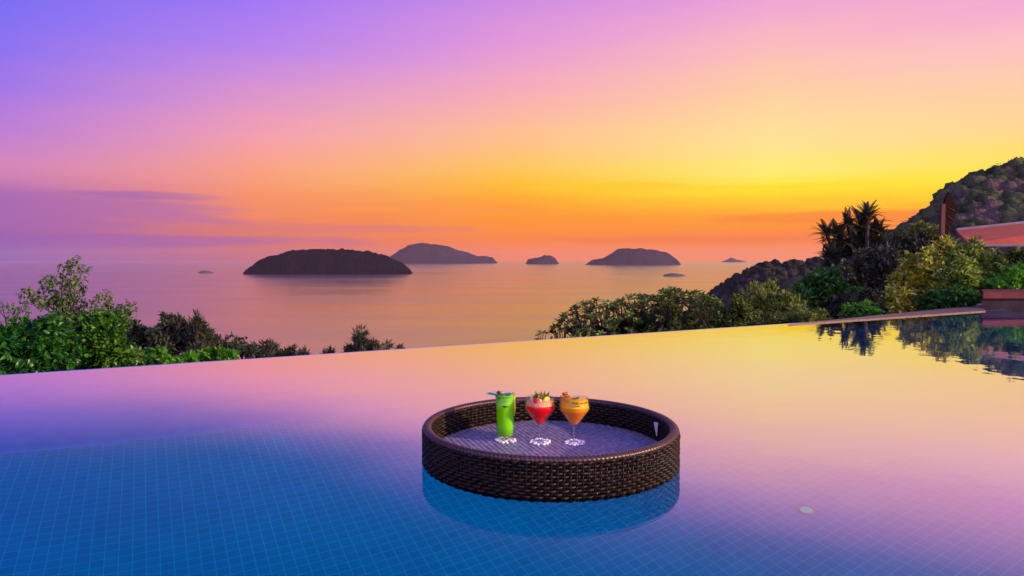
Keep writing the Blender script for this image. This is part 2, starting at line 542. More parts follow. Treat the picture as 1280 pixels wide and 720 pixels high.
ew = pool_wall('pool_edge_wall', .0, .06, P_T0, P_T1, -2.2, -.004, MAT_EDGE)
mark(ew, 'long dark tiled overflow wall at the far edge of the infinity pool', 'wall')
for nm, a4 in (('pool_deck', (P_S0 - 5, P_S0, P_T0 - 5, P_T1 + 5)), ('pool_deck', (P_S0, .0, P_T0 - 5, P_T0)), ('pool_deck', (P_S0, .0, P_T1, P_T1 + 5))):
    mark(pool_wall(nm, *a4, -2.2, .08, MAT_DECK), kind='structure')

# wedge of brown ledge behind the water at the right
p1 = on_z(985, 405.2, .012); p2 = on_z(1232, 388.4, .012); p3 = on_z(1228, 382.6, .012); p4 = on_z(1195, 384.4, .012); p5 = on_z(1080, 395.6, .012)
top = [p1, p2, p3, p4, p5]
V = [tuple(p) for p in top] + [(p.x, p.y, -.6) for p in top]
k = len(top)
o = mesh_obj('stone_ledge', V, [[tuple(range(k))], [tuple(reversed(range(k, 2 * k)))], [(i, i + k, (i + 1) % k + k, (i + 1) % k) for i in range(k)]], MAT_LEDGE, smooth=False)
mark(o, 'narrow brown stone ledge along the right part of the pool edge below the shrubs', 'ledge')

# raised red stone block at the right corner
c0 = on_z(1227, 386.4, 0.0)
sight = Vector((c0.x, c0.y, 0)).normalized()
root = empty('raised_planter', c0)
mark(root, 'low dark planter wall with wide red stone coping at the pool corner', 'planter')


def poly_box(name, P, z0, z1, mat, bev=.0):
    cx = sum(p[0] for p in P) / len(P); cy = sum(p[1] for p in P) / len(P)
    def ins(k): return [(p[0] + (cx - p[0]) / max(1e-6, math.hypot(cx - p[0], cy - p[1])) * k, p[1] + (cy - p[1]) / max(1e-6, math.hypot(cx - p[0], cy - p[1])) * k) for p in P]
    lv = [(z0, bev), (z0 + bev * .7, 0), (z1 - bev * .7, 0), (z1, bev)]
    V = []; k = len(P)
    for z, e in lv: V += [(x, y, z) for x, y in ins(e)]
    Q = [(i * k + j, i * k + (j + 1) % k, (i + 1) * k + (j + 1) % k, (i + 1) * k + j) for i in range(3) for j in range(k)]
    return mesh_obj(name, V, [Q, [tuple(3 * k + i for i in range(k))], [tuple(reversed(range(k)))]], mat, root, False)


def plan(e): return [(-e * .3, -e), (3.4, -e), (3.4, 1.0), (sight.x * 1.1 - e * .6, sight.y * 1.1)]


poly_box('base', plan(0), -.5, .14, noisy_mat('dark_plinth', (.018, .012, .016), (.04, .025, .03), 5, .8, .3, spec=.1))
for (xa, xb) in ((0, 1.13), (1.136, 2.26), (2.266, 3.4)):
    e = .045
    P_ = [(xa - (e * .3 if xa == 0 else 0), -e), (xb, -e), (xb, 1.0), (xa if xa > 0 else sight.x * 1.1 - e * .6, 1.0 if xa > 0 else sight.y * 1.1)]
    if xa == 0: P_ = [(-e * .3, -e), (xb, -e), (xb, sight.y * 1.1), (sight.x * 1.1 - e * .6, sight.y * 1.1)]
    poly_box('coping', P_, .141, .235, MAT_STONE, .018)

# ------------------------------------------------------------------ terrain, sea, haze
MAT_SOIL = noisy_mat('undergrowth_ground', (.02, .035, .012), (.05, .05, .025), .8, .95, .6, 4, dist=.1)


def terr(s, t):
    z = -.9 - .20 * s - .0011 * s * s
    z += noise.noise(Vector((s * .05, t * .05, 3))) * min(1.0, s / 10) * 2.0
    return max(z, -56)


ss = [.07, 1, 2, 3.5, 5.5, 8, 11, 15, 20, 27, 35, 45, 60, 80, 105, 135, 170]
ts = list(np.linspace(-160, 200, 61))
V = [(t, s, terr(s, t)) for s in ss for t in ts]
nt_ = len(ts)
Q = [(i * nt_ + j, i * nt_ + j + 1, (i + 1) * nt_ + j + 1, (i + 1) * nt_ + j) for i in range(len(ss) - 1) for j in range(nt_ - 1)]
o = mesh_obj('ground', V, [Q], MAT_SOIL); o.location = (A.x, A.y, 0); o.rotation_euler = (0, 0, ANG)
mark(o, kind='structure')

SEAZ = -50.0
m, nt, b, out = new_mat('sea_water')
tcn = N_(nt, 'ShaderNodeTexCoord')
mpn = N_(nt, 'ShaderNodeMapping'); mpn.inputs['Scale'].default_value = (.0012, .004, 1)
nt.links.new(tcn.outputs['Object'], mpn.inputs[0])
nzn = N_(nt, 'ShaderNodeTexNoise'); nzn.inputs['Scale'].default_value = 2; nzn.inputs['Detail'].default_value = 6
nt.links.new(mpn.outputs[0], nzn.inputs['Vector'])
mr = N_(nt, 'ShaderNodeMapRange'); mr.inputs[1].default_value = .3; mr.inputs[2].default_value = .7; mr.inputs[3].default_value = .12; mr.inputs[4].default_value = .20
nt.links.new(nzn.outputs[0], mr.inputs[0]); nt.links.new(mr.outputs[0], b.inputs['Roughness'])
b.inputs['Base Color'].default_value = (.12, .07, .09, 1); b.inputs['IOR'].default_value = 3.2
n2 = N_(nt, 'ShaderNodeTexNoise'); n2.inputs['Scale'].default_value = .05; n2.inputs['Detail'].default_value = 5
nt.links.new(tcn.outputs['Object'], n2.inputs['Vector'])
bp = N_(nt, 'ShaderNodeBump'); bp.inputs['Strength'].default_value = .12; bp.inputs['Distance'].default_value = 1.0
nt.links.new(n2.outputs[0], bp.inputs['Height']); nt.links.new(bp.outputs[0], b.inputs['Normal'])
SR = 13000
o = mesh_obj('sea', [(-SR, -SR, 0), (SR, -SR, 0), (SR, SR, 0), (-SR, SR, 0)], [[(0, 1, 2, 3)]], m, smooth=False)
o.location = (0, 0, SEAZ); mark(o, kind='structure')

HB = SR + 400
m, nt, b, out = new_mat('haze'); nt.nodes.remove(b)
pv = N_(nt, 'ShaderNodeVolumePrincipled'); pv.inputs['Density'].default_value = 2.8e-5
pv.inputs['Color'].default_value = (1.0, .82, .84, 1); pv.inputs['Anisotropy'].default_value = .3
nt.links.new(pv.outputs[0], out.inputs['Volume'])
mb = MB(); mb.box((0, 0, (150 + SEAZ - 2 - 8) / 2), (2 * HB, 2 * HB, 150 - (SEAZ - 2 - 8)))
mark(mb.build('haze', m, smooth=False), kind='stuff')


# islands ---------------------------------------------------------------
def island(name, label, pts, Y, mat, depth=None, rough=1.0, tex=.06, seed=0, group=None):
    """pts: silhouette (px,py) left to right, first and last at the waterline"""
    px = np.array([p[0] for p in pts], float); py = np.array([p[1] for p in pts], float)
    base_y = py[0]
    # exact distance from the waterline row
    P0 = on_z((px[0] + px[-1]) / 2, base_y, SEAZ)
    Y = P0.y
    n = 200; mrow = 34
    xs = np.linspace(px[0], px[-1], n)
    hpx = base_y - np.interp(xs, px, py)
    W = (px[-1] - px[0]) / F * Y
    D = depth or W * .45
    H = hpx / F * Y
    V = []
    for j in range(mrow):
        v = j / (mrow - 1) * 2 - 1
        for i in range(n):
            u = i / (n - 1) * 2 - 1
            ell = math.sqrt(max(0, 1 - min(1, abs(u)) ** 2.6))
            prof = max(0, 1 - abs(v) ** 2.2) ** .75
            x = (xs[i] - 640) / F * Y
            y = Y + v * D * .5 * (ell * .8 + .2)
            nn = noise.fractal(Vector((x / W * 9, y / W * 9 + seed, seed)), 1, 2, 5)
            n2 = noise.fractal(Vector((x / W * 60, y / W * 60 + seed, H[i] * prof / W * 60)), 1, 2, 3)
            h = H[i] * prof * (1 + .14 * nn * rough * (1 if abs(v) > .12 else .45)) + n2 * tex * H.max() * .5 * (prof > .05)
            V.append((x, y - D * 0, SEAZ - 2 + max(h, 0) + 2 * min(1, prof * 3)))
    Q = [(j * n + i, j * n + i + 1, (j + 1) * n + i + 1, (j + 1) * n + i) for j in range(mrow - 1) for i in range(n - 1)]
    V = np.array(V)
    c = V.mean(axis=0); c[2] = SEAZ
    o = mesh_obj(name, V - c, [Q], mat, smooth=False); o.location = c
    mark(o, label, 'island', group)
    return o


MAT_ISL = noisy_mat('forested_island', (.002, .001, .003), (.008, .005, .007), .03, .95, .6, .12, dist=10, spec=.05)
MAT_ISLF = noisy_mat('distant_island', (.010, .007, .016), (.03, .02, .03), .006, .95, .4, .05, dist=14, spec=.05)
MAT_ROCK = noisy_mat('sea_rock', (.05, .04, .04), (.10, .08, .07), .05, .8, .6, .4, dist=2)
island('island', 'dark wooded island, long and low, nearest and widest on the sea',
       [(308, 342), (312, 336), (322, 329), (342, 320), (370, 313), (400, 311.5), (430, 313), (460, 316), (484, 320), (502, 329), (511, 336), (515, 342)], 0, MAT_ISL, seed=1, tex=.11)
island('island', 'hazy purple island peaking just behind the right end of the dark wooded island',
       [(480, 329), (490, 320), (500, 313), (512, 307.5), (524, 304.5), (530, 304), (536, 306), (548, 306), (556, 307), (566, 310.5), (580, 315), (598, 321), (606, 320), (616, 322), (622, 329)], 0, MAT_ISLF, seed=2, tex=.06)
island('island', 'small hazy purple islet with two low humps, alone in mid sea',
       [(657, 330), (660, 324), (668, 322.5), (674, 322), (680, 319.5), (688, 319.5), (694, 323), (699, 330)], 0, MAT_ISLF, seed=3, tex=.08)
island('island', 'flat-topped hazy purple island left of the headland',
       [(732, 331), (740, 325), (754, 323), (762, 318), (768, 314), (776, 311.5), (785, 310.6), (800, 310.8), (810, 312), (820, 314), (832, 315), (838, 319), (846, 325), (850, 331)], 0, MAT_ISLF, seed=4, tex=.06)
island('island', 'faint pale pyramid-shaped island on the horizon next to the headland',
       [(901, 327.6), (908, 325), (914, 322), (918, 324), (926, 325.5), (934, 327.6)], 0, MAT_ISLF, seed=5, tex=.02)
island('sea_rock', 'low dark rock in the sea below the flat-topped island',
       [(828, 345), (832, 342.8), (840, 341.6), (848, 342), (853, 343), (858, 345)], 0, MAT_ROCK, seed=6)
island('sea_rock', 'tiny dark rock in the sea left of the dark wooded island',
       [(247, 341), (252, 338.6), (258, 338.2), (263, 339.4), (268, 341)], 0, MAT_ROCK, seed=7)
for o in list(scene.objects):
    if o.name.startswith('sea_rock'): o['category'] = 'rock'


# hills ------------------------------------------------------------------
def hill(name, ridge, Rf, x0, x1, zfoot, nfront=.42, mat=None, seed=0, amp=1.0, n=150, m=40):
    """ridge: (px,py) skyline, Rf(px)->distance; slopes down towards and away from the viewer"""
    rx = [p[0] for p in ridge]; ry = [p[1] for p in ridge]
    V = []
    for i in range(n):
        px = x0 + (x1 - x0) * i / (n - 1)
        py = float(np.interp(px, rx, ry))
        Y = Rf(px)
        P = at(px, py, Y)
        d = Vector((P.x, P.y, 0)); r = d.length; d.normalize()
        for j in range(m):
            v = j / (m - 1)          # 0 foot in front .. .7 ridge .. 1 back
            if v <= .7:
                w = v / .7
                rr = r * (nfront + (1 - nfront) * w)
                z = zfoot + (P.z - zfoot) * (w ** 1.15)
            else:
                w = (v - .7) / .3
                rr = r * (1 + w * .8)
                z = P.z + (zfoot - P.z) * (w ** 1.3)
            q = d * rr
            nn = noise.fractal(Vector((q.x / r * 7, q.y / r * 7, seed)), 1, 2, 4)
            k = 1 - math.exp(-((v - .7) / .12) ** 2)
            V.append((q.x, q.y, z + nn * amp * (.15 + .85 * k)))
    Q = [(i * m + j, (i + 1) * m + j, (i + 1) * m + j + 1, i * m + j + 1) for i in range(n - 1) for j in range(m - 1)]
    return mesh_obj(name, V, [Q], mat), np.array(V).reshape(n, m, 3)


MAT_HILL = noisy_mat('hill_scrub', (.018, .022, .012), (.05, .042, .03), .12, .95, .6, .6, dist=.6)
ridge1 = [(1000, 358), (1060, 333), (1100, 309), (1130, 287), (1160, 266), (1180, 249), (1200, 231), (1220, 222), (1240, 216), (1260, 210), (1280, 201), (1340, 178), (1420, 165), (1560, 160), (1800, 200)]
hl, HV = hill('hill', ridge1, lambda px: 46.0, 985, 1800, -11, .48, MAT_HILL, 11, .8)
mark(hl, kind='structure')
ridge2 = [(820, 420), (860, 397), (885, 374), (895, 364), (905, 356), (918, 348), (930, 341), (945, 334), (960, 330), (980, 327.5), (1000, 327), (1030, 322), (1100, 308), (1200, 300), (1300, 300)]
h2, HV2 = hill('hill', ridge2, lambda px: 330.0, 800, 1300, -54, .7, MAT_HILL, 21, 3.0)
mark(h2, kind='structure')

MAT_WOOD1 = wood_mat('hill_tree_leaf', [(.045, .05, .03), (.09, .10, .04), (.12, .08, .07), (.06, .07, .03), (.12, .13, .05), (.09, .06, .055)], .8)
MAT_WOOD2 = wood_mat('headland_leaf', [(.02, .022, .02), (.035, .035, .025), (.05, .035, .04)], .2)


def crown_solid(mb, c, r, nu=14, nv=6):
    V = []
    for j in range(nv):
        ph = PI * .56 * j / (nv - 1)
        for i in range(nu):
            th = 2 * PI * i / nu
            d = Vector((math.sin(ph) * math.cos(th), math.sin(ph) * math.sin(th), math.cos(ph)))
            q = Vector(c) * (1.0 / r) + d * 1.6
            k = r * (.86 + .34 * noise.noise(q * 1.7) + .16 * noise.noise(q * 4.3))
            V.append((c[0] + d.x * k, c[1] + d.y * k, c[2] + d.z * k * .85))
    Q = [(j * nu + i, (j + 1) * nu + i, (j + 1) * nu + (i + 1) % nu, j * nu + (i + 1) % nu) for j in range(nv - 1) for i in range(nu)]
    mb.add(V, Q)


def woods(name, HVg, count, rad, mat, per=60, jmin=2, jmax=None, leaf=.3, imax=None):
    mb = MB()
    n, mm, _ = HVg.shape
    P = []; Nr = []
    jmax = jmax or mm - 8
    for k in range(count):
        i = rng.integers(0, (imax or n) - 1); j = rng.integers(jmin, jmax)
        a = rng.random(); bq = rng.random()
        c = HVg[i, j] * (1 - a) * (1 - bq) + HVg[i + 1, j] * a * (1 - bq) + HVg[i, j + 1] * (1 - a) * bq + HVg[i + 1, j + 1] * a * bq
        r = rad * rng.uniform(.5, 1.35)
        u = unit(per); u[:, 2] = np.abs(u[:, 2]) * rng.uniform(.7, 1.2) - .1
        rr = r * rng.uniform(.6, 1.05, (per, 1))
        P.append(c + u * rr * np.array([1, 1, .9]))
        Nr.append(u)
        crown_solid(mb, c, r)
    P = np.concatenate(P); Nr = np.concatenate(Nr)
    D = np.cross(Nr, unit(len(P))) + Nr * .3
    mb.leaves(P, D, Nr, leaf * rng.uniform(.7, 1.5, len(P)), leaf * .8)
    o = mb.build(name, mat, None, True)
    return mark(o, kind='stuff')


woods('hillside_wood', HV, 1900, .72, MAT_WOOD1, per=70, jmin=8, leaf=.085, imax=66)
woods('headland_wood', HV2, 2600, 2.4, MAT_WOOD2, per=30, jmin=12, leaf=.5)

# ------------------------------------------------------------------ vegetation
BARK = noisy_mat('bark', (.014, .009, .007), (.04, .026, .02), 12, .9, .6, 30)
L_GREEN = leaf_mat('leaf_green', [(.004, .03, .006), (.02, .16, .012), (.006, .05, .010), (.09, .34, .02), (.01, .08, .012), (.05, .24, .02), (.004, .03, .006)], .4, .35)
L_FRESH = leaf_mat('leaf_fresh', [(.01, .06, .008), (.08, .26, .015), (.16, .38, .03), (.03, .14, .012), (.006, .03, .006), (.10, .30, .02)], .4, .4)
L_SUN = leaf_mat('leaf_sunny', [(.08, .16, .02), (.30, .45, .04), (.5, .6, .1), (.03, .07, .01), (.15, .30, .02)], .4, .45)
L_MID = leaf_mat('leaf_mid_green', [(.02, .05, .006), (.12, .21, .015), (.25, .34, .04), (.04, .08, .010), (.015, .03, .008)], .35, .45)
L_OLIVE = leaf_mat('leaf_olive', [(.03, .06, .010), (.14, .24, .02), (.30, .38, .05), (.04, .09, .012), (.42, .44, .08), (.02, .03, .008)], .35, .5)
L_YELLOW = leaf_mat('leaf_yellow', [(.08, .15, .015), (.62, .62, .03), (.75, .50, .05), (.12, .28, .02), (.80, .80, .16), (.03, .06, .01), (.30, .45, .03)], .4, .4)
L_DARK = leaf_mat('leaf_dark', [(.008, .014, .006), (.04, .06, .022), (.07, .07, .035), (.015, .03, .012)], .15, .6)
L_LIME = leaf_mat('leaf_lime', [(.05, .20, .01), (.10, .34, .02), (.16, .42, .03)], .45, .4)
L_DUSK = leaf_mat('leaf_sapling', [(.04, .14, .015), (.14, .28, .03), (.02, .07, .01), (.22, .30, .05)], .35, .5)
L_EMER = leaf_mat('leaf_emerald', [(.015, .08, .018), (.06, .24, .03), (.04, .15, .02), (.14, .34, .05), (.012, .03, .008)], .35, .3)


def ground_z(x, y):
    s, t = to_st(x, y)
    return terr(max(s, .2), t) - .1


def plant_root(name, label, cat, px, Y, group=None, dz=0.0):
    P = at(px, 400, Y)
    z = ground_z(P.x, P.y) + dz
    r = empty(name, (P.x, P.y, z))
    mark(r, label, cat, group)
    return r


def blob_bush(name, label, cat, blobs, Y, n, leafL, mat, aspect=.5, group=None, crown='foliage', up=.35, shell=.55, ragged=.25, stems=True, dz=0, clump=5):
    """blobs: list of (px, py_top, py_bottom, half_width_px [, dY]) seen in the picture at distance Y"""
    cx = sum(b[0] for b in blobs) / len(blobs)
    root = plant_root(name, label, cat, cx, Y, group, dz)
    o = Vector(root.location)
    mb = MB(); sb = MB()
    if crown == 'crown' and Y >= 18:
        ext = [(b[0] + rng.uniform(-3, 3), (b[1] + b[2]) / 2 + 18, b[2] + 105, b[3] * rng.uniform(.9, 1.25)) + tuple(b[4:]) for b in blobs[:3]]
        n = int(n * 1.6); blobs = list(blobs) + ext
    vol = [max(.2, b[3] * (b[2] - b[1])) for b in blobs]; tv = sum(vol)
    # trunk
    T = []
    for b_, v in zip(blobs, vol):
        dY = b_[4] if len(b_) > 4 else rng.uniform(-.08, .08) * Y * .5
        yy = Y + dY
        c = at(b_[0], (b_[1] + b_[2]) / 2, yy)
        rx = b_[3] / F * yy; rz_ = (b_[2] - b_[1]) / 2 / F * yy; ry = rx * .8
        k = max(20, int(n * v / tv / clump))
        nsub = int(10 + k / 30)
        su = unit(nsub); su[:, 2] = su[:, 2] * .9 + .1
        sc = su * rng.uniform(.45, .95, (nsub, 1)); srad = rng.uniform(.13, .34, nsub)
        w = srad ** 2; which = rng.choice(nsub, k, p=w / w.sum())
        u = unit(k); u[:, 2] = np.abs(u[:, 2]) * np.where(rng.random(k) < .75, 1, -1)
        rr = srad[which][:, None] * (.75 + .35 * rng.random((k, 1)))
        rr = rr * (1 + ragged * 1.6 * rng.random((k, 1)) * (rng.random((k, 1)) > .8))
        pc = (sc[which] + u * rr) * np.array([rx, ry, rz_])
        fill = rng.random(k) < .12
        pc[fill] *= rng.uniform(.2, .9, (fill.sum(), 1))
        # each clump: several leaves fanning from a twig tip
        P = np.repeat(pc, clump, axis=0); uo = np.repeat(u, clump, axis=0)
        D = uo * .6 + unit(len(P)) * .9 + np.array([0, 0, up])
        P = P + unit(len(P)) * leafL * .25
        Nn_ = uo * .5 + np.array([0, 0, 1.0]) + unit(len(P)) * .5
        mb.leaves(P + np.array(c - o), D, Nn_, leafL * rng.uniform(.6, 1.35, len(P)), leafL * aspect * rng.uniform(.8, 1.2, len(P)))
        c2 = c - o
        T.append((c2, rx, rz_, pc))
    if stems:
        for c2, rx, rz_, pc in T:
            b0 = Vector((rng.normal() * .04 * rx, rng.normal() * .04 * rx, 0))
            mid = b0.lerp(c2, .5) + Vector((rng.normal() * .1 * rx, rng.normal() * .1 * rx, 0))
            h = max(c2.length, .1)
            r0 = min(.035 + .012 * h, .16)
            sb.tube([b0, mid, c2], [r0, r0 * .7, r0 * .45], 7)
            for q in range(6):
                e = Vector(pc[rng.integers(0, len(pc))]) * .85 + c2
                sb.tube([c2.lerp(mid, rng.uniform(0, .5)), c2.lerp(e, .5) + Vector((0, 0, .05 * rz_)), e], [r0 * .35, r0 * .22, r0 * .08], 5)
    mb.build(crown, mat, root, False)
    if stems: sb.build('branch' if crown == 'foliage' else 'trunk', BARK, root)
    return root


def sapling(name, label, px, Y, tips, leafL, mat, base_py, per=26, group=None):
    """thin stems whose tips are the given picture points, leaves along the upper stems"""
    root = plant_root(name, label, 'sapling', px, Y, group)
    o = Vector(root.location); mb = MB(); sb = MB()
    fork = at(px, base_py, Y) - o
    sb.tube([(0, 0, 0), fork * .5 + Vector((.02, .02, 0)), fork], [.022, .018, .013], 6)
    for tx, ty in tips:
        e = at(tx, ty, Y + rng.uniform(-.15, .15)) - o
        mid = fork.lerp(e, .5) + Vector((rng.normal() * .03, rng.normal() * .03, .03))
        sb.tube([fork, mid, e], [.009, .006, .002], 5)
        P = []; D = []
        for k in range(per):
            f = rng.uniform(.35, 1.0) if k > 6 else rng.uniform(.9, 1.0)
            p = (mid.lerp(e, (f - .5) * 2) if f > .5 else fork.lerp(mid, f * 2))
            tw = Vector(unit(1)[0]) * leafL * 1.2
            q = p + tw
            if k % 3 == 0: sb.tube([p, q], [.002, .001], 4)
            for _ in range(3):
                P.append(tuple(q)); D.append(tuple(Vector(unit(1)[0]) + Vector((0, 0, -.2))))
        P = np.array(P); D = np.array(D)
        mb.leaves(P, D, np.array([0, 0, 1.0]) + unit(len(P)) * .5, leafL * rng.uniform(.7, 1.3, len(P)), leafL * .5)
    mb.build('foliage', mat, root, False); sb.build('stem', BARK, root)
    return root


def frond(mb, base, dirv, length, droop, leaf, nleaf=26, wid=.03, up=Vector((0, 0, 1)), vee=.5):
    d = Vector(dirv).normalized()
    pts = []
    p = Vector(base)
    seg = 10
    for i in range(seg + 1):
        pts.append(p.copy())
        d = (d + Vector((0, 0, -droop / seg * (.4 + i / seg * 1.4)))).normalized()
        p = p + d * (length / seg)
    mb.tube(pts, [wid * .35 * (1 - .85 * i / seg) for i in range(seg + 1)], 4, False)
    P = []; D = []; Nv = []; Ls = []
    for k in range(nleaf):
        f = .12 + .88 * k / (nleaf - 1)
        x = f * seg; i = min(int(x), seg - 1)
        q = pts[i].lerp(pts[i + 1], x - i); t = (pts[i + 1] - pts[i]).normalized()
        side = t.cross(up)
        if side.length < .05: side = t.cross(Vector((1, 0, 0)))
        side.normalize(); nrm = side.cross(t)
        for s in (-1, 1):
            P.append(tuple(q)); D.append(tuple(side * s * .75 + t * (.55 + f * .5) + nrm * vee * .5)); Nv.append(tuple(nrm))
            Ls.append(leaf * math.sin(PI * min(1, .25 + f * .70)) * rng.uniform(.85, 1.1))
    mb.leaves(np.array(P), np.array(D), np.array(Nv), np.array(Ls), wid, .1, .15)


def palm(name, label, px, Y, heads, mat, nfr=22, flen=1.2, leaf=.35, group=None, trunk=.10, cat='palm', wid=.04, base_dz=0, spread=1.0, nleaf=24):
    root = plant_root(name, label, cat, px, Y, group, base_dz)
    o = Vector(root.location); mb = MB(); sb = MB()
    for (hx, hy, sc_) in heads:
        c = at(hx, hy, Y + rng.uniform(-.02, .02) * Y) - o
        mid = c * .5 + Vector((rng.normal() * .15, rng.normal() * .15, 0))
        sb.tube([(0, 0, 0), mid, c], [trunk * 1.3, trunk, trunk * .8], 8)
        for k in range(nfr):
            th = k * 2.399 + rng.uniform(-.2, .2)
            el = rng.uniform(-.25, 1.35)
            d = (math.cos(th) * math.cos(el) * spread, math.sin(th) * math.cos(el) * spread, math.sin(el))
            frond(mb, c, d, flen * sc_ * rng.uniform(.75, 1.1), rng.uniform(.3, .9), leaf * sc_, nleaf, wid * sc_)
    mb.build('crown', mat, root, False); sb.build('trunk', BARK, root)
    return root


# --- left side, front to back
G1 = 'leafy shrubs beyond the left pool edge'
blob_bush('leafy_shrub', 'bright green leafy shrub at the far left beyond the pool edge', 'shrub',
          [(10, 396, 480, 50), (55, 401, 480, 46), (-45, 390, 480, 50), (30, 430, 500, 70)], 6.6, 13000, .066, L_GREEN, .55, G1, ragged=.45)
blob_bush('leafy_shrub', 'tallest rounded bright green shrub, second from the left beyond the pool edge', 'shrub',
          [(122, 384, 470, 36), (142, 404, 480, 24), (100, 420, 490, 55)], 7.2, 11000, .062, L_FRESH, .55, G1, ragged=.45)
blob_bush('leafy_shrub', 'dark green shrub filling the gap between the two bright left shrubs', 'shrub',
          [(75, 402, 485, 42), (85, 425, 490, 40)], 7.6, 7000, .055, L_MID, .5, G1)
sapling('sapling', 'spindly young tree with thin bare stems rising above the left shrubs', 80, 10.2,
        [(92, 322), (80, 332), (106, 332), (92, 348), (62, 346), (57, 352), (45, 368), (100, 362), (72, 372), (112, 378), (84, 392), (30, 363)], .066, L_DUSK, 405, 34)
sapling('sapling', 'thin arching twigs with small leaves at the upper right of the left shrubs', 135, 10.0,
        [(132, 366), (120, 371), (158, 378), (165, 385), (150, 384), (163, 396), (140, 380)], .06, L_DUSK, 415, 20)
sapling('sapling', 'sparse leafy twigs at the far left edge above the shrubs', 12, 9.6,
        [(2, 380), (15, 384), (30, 378), (38, 384), (24, 390), (-10, 376)], .055, L_DUSK, 425, 12)
blob_bush('leafy_shrub', 'low bright green shrub hugging the pool edge right of the big left shrubs', 'shrub',
          [(200, 438, 470, 25), (222, 440, 470, 25), (185, 446, 475, 20)], 8.0, 2600, .06, L_LIME, .5, G1)
blob_bush('leafy_shrub', 'small round lime green shrub on the left pool edge, the one farthest right', 'shrub',
          [(268, 437, 462, 16), (284, 439, 465, 12), (255, 445, 465, 15)], 8.6, 1800, .06, L_LIME, .5, G1)
blob_bush('leafy_shrub', 'narrow olive shrub between the two low lime green shrubs', 'shrub',
          [(240, 443, 470, 14), (170, 432, 475, 16)], 8.4, 1200, .06, L_OLIVE, .5)
G2 = 'dark trees down the slope on the left'
blob_bush('broadleaf_tree', 'dark dense tree right behind the tallest left shrub', 'tree',
          [(185, 402, 470, 30), (170, 408, 470, 22)], 26, 5000, .22, L_DARK, .5, G2, 'crown')
blob_bush('broadleaf_tree', 'dark rounded tree with a tufted top on the left slope', 'tree',
          [(213, 393, 430, 15), (208, 404, 460, 24), (222, 400, 450, 14)], 25, 4500, .22, L_DARK, .4, G2, 'crown')
blob_bush('needle_tree', 'dark pointed shaggy tree standing tallest in the left grove', 'tree',
          [(246, 386, 420, 3), (246, 396, 440, 8), (247, 410, 455, 15), (236, 404, 450, 8), (258, 410, 455, 10)], 24, 6000, .26, L_DARK, .16, None, 'crown', up=.9, ragged=.7)
blob_bush('broadleaf_tree', 'dark low tree right of the pointed shaggy tree on the left slope', 'tree',
          [(272, 419, 455, 17), (290, 417, 455, 14), (255, 420, 460, 22)], 27, 4200, .22, L_DARK, .4, G2, 'crown')
blob_bush('broadleaf_tree', 'dark tree with short upright twigs at the right end of the left grove', 'tree',
          [(302, 418, 450, 9), (310, 424, 455, 13)], 28, 2200, .2, L_DARK, .35, G2, 'crown')
blob_bush('broadleaf_tree', 'low dark scrub tree trailing along the slope right of the left grove', 'tree',
          [(330, 431, 460, 15), (350, 432, 460, 12), (318, 430, 462, 15)], 26, 2600, .2, L_DARK, .35, G2, 'crown')
G3 = 'small dark bristly trees just above the pool edge'
for px_, pt_, hw_, lab in ((341, 425, 7, 'small dark bristly treetop above the pool edge, leftmost of the small ones'),
                          (364, 432, 6, 'small dark bristly treetop, second of the small ones from the left'),
                          (379, 435, 5, 'very small dark treetop last in the row left of the bare gap'),
                          (411, 434, 7, 'little isolated dark treetop left of the cone-shaped one'),
                          (484, 429, 6, 'small dark bristly treetop right beside the cone-shaped one'),
                          (498, 434, 5, 'tiny dark treetop farthest right of the small ones')):
    blob_bush('small_tree', lab, 'tree', [(px_, pt_, 452, hw_ * .6), (px_ + hw_ * .5, pt_ + 5, 455, hw_ * .7), (px_ - hw_ * .6, pt_ + 4, 455, hw_ * .7)], 20, 1300, .17, L_DARK, .2, G3, 'crown', up=.7, ragged=.7)
blob_bush('small_tree', 'cone-shaped dark bristly treetop, largest of the small ones on the pool edge', 'tree',
          [(452, 410, 445, 4), (452, 416, 450, 9), (453, 424, 452, 15), (440, 428, 455, 10), (465, 428, 455, 9)], 20, 4200, .18, L_DARK, .18, G3, 'crown', up=.8, ragged=.6)


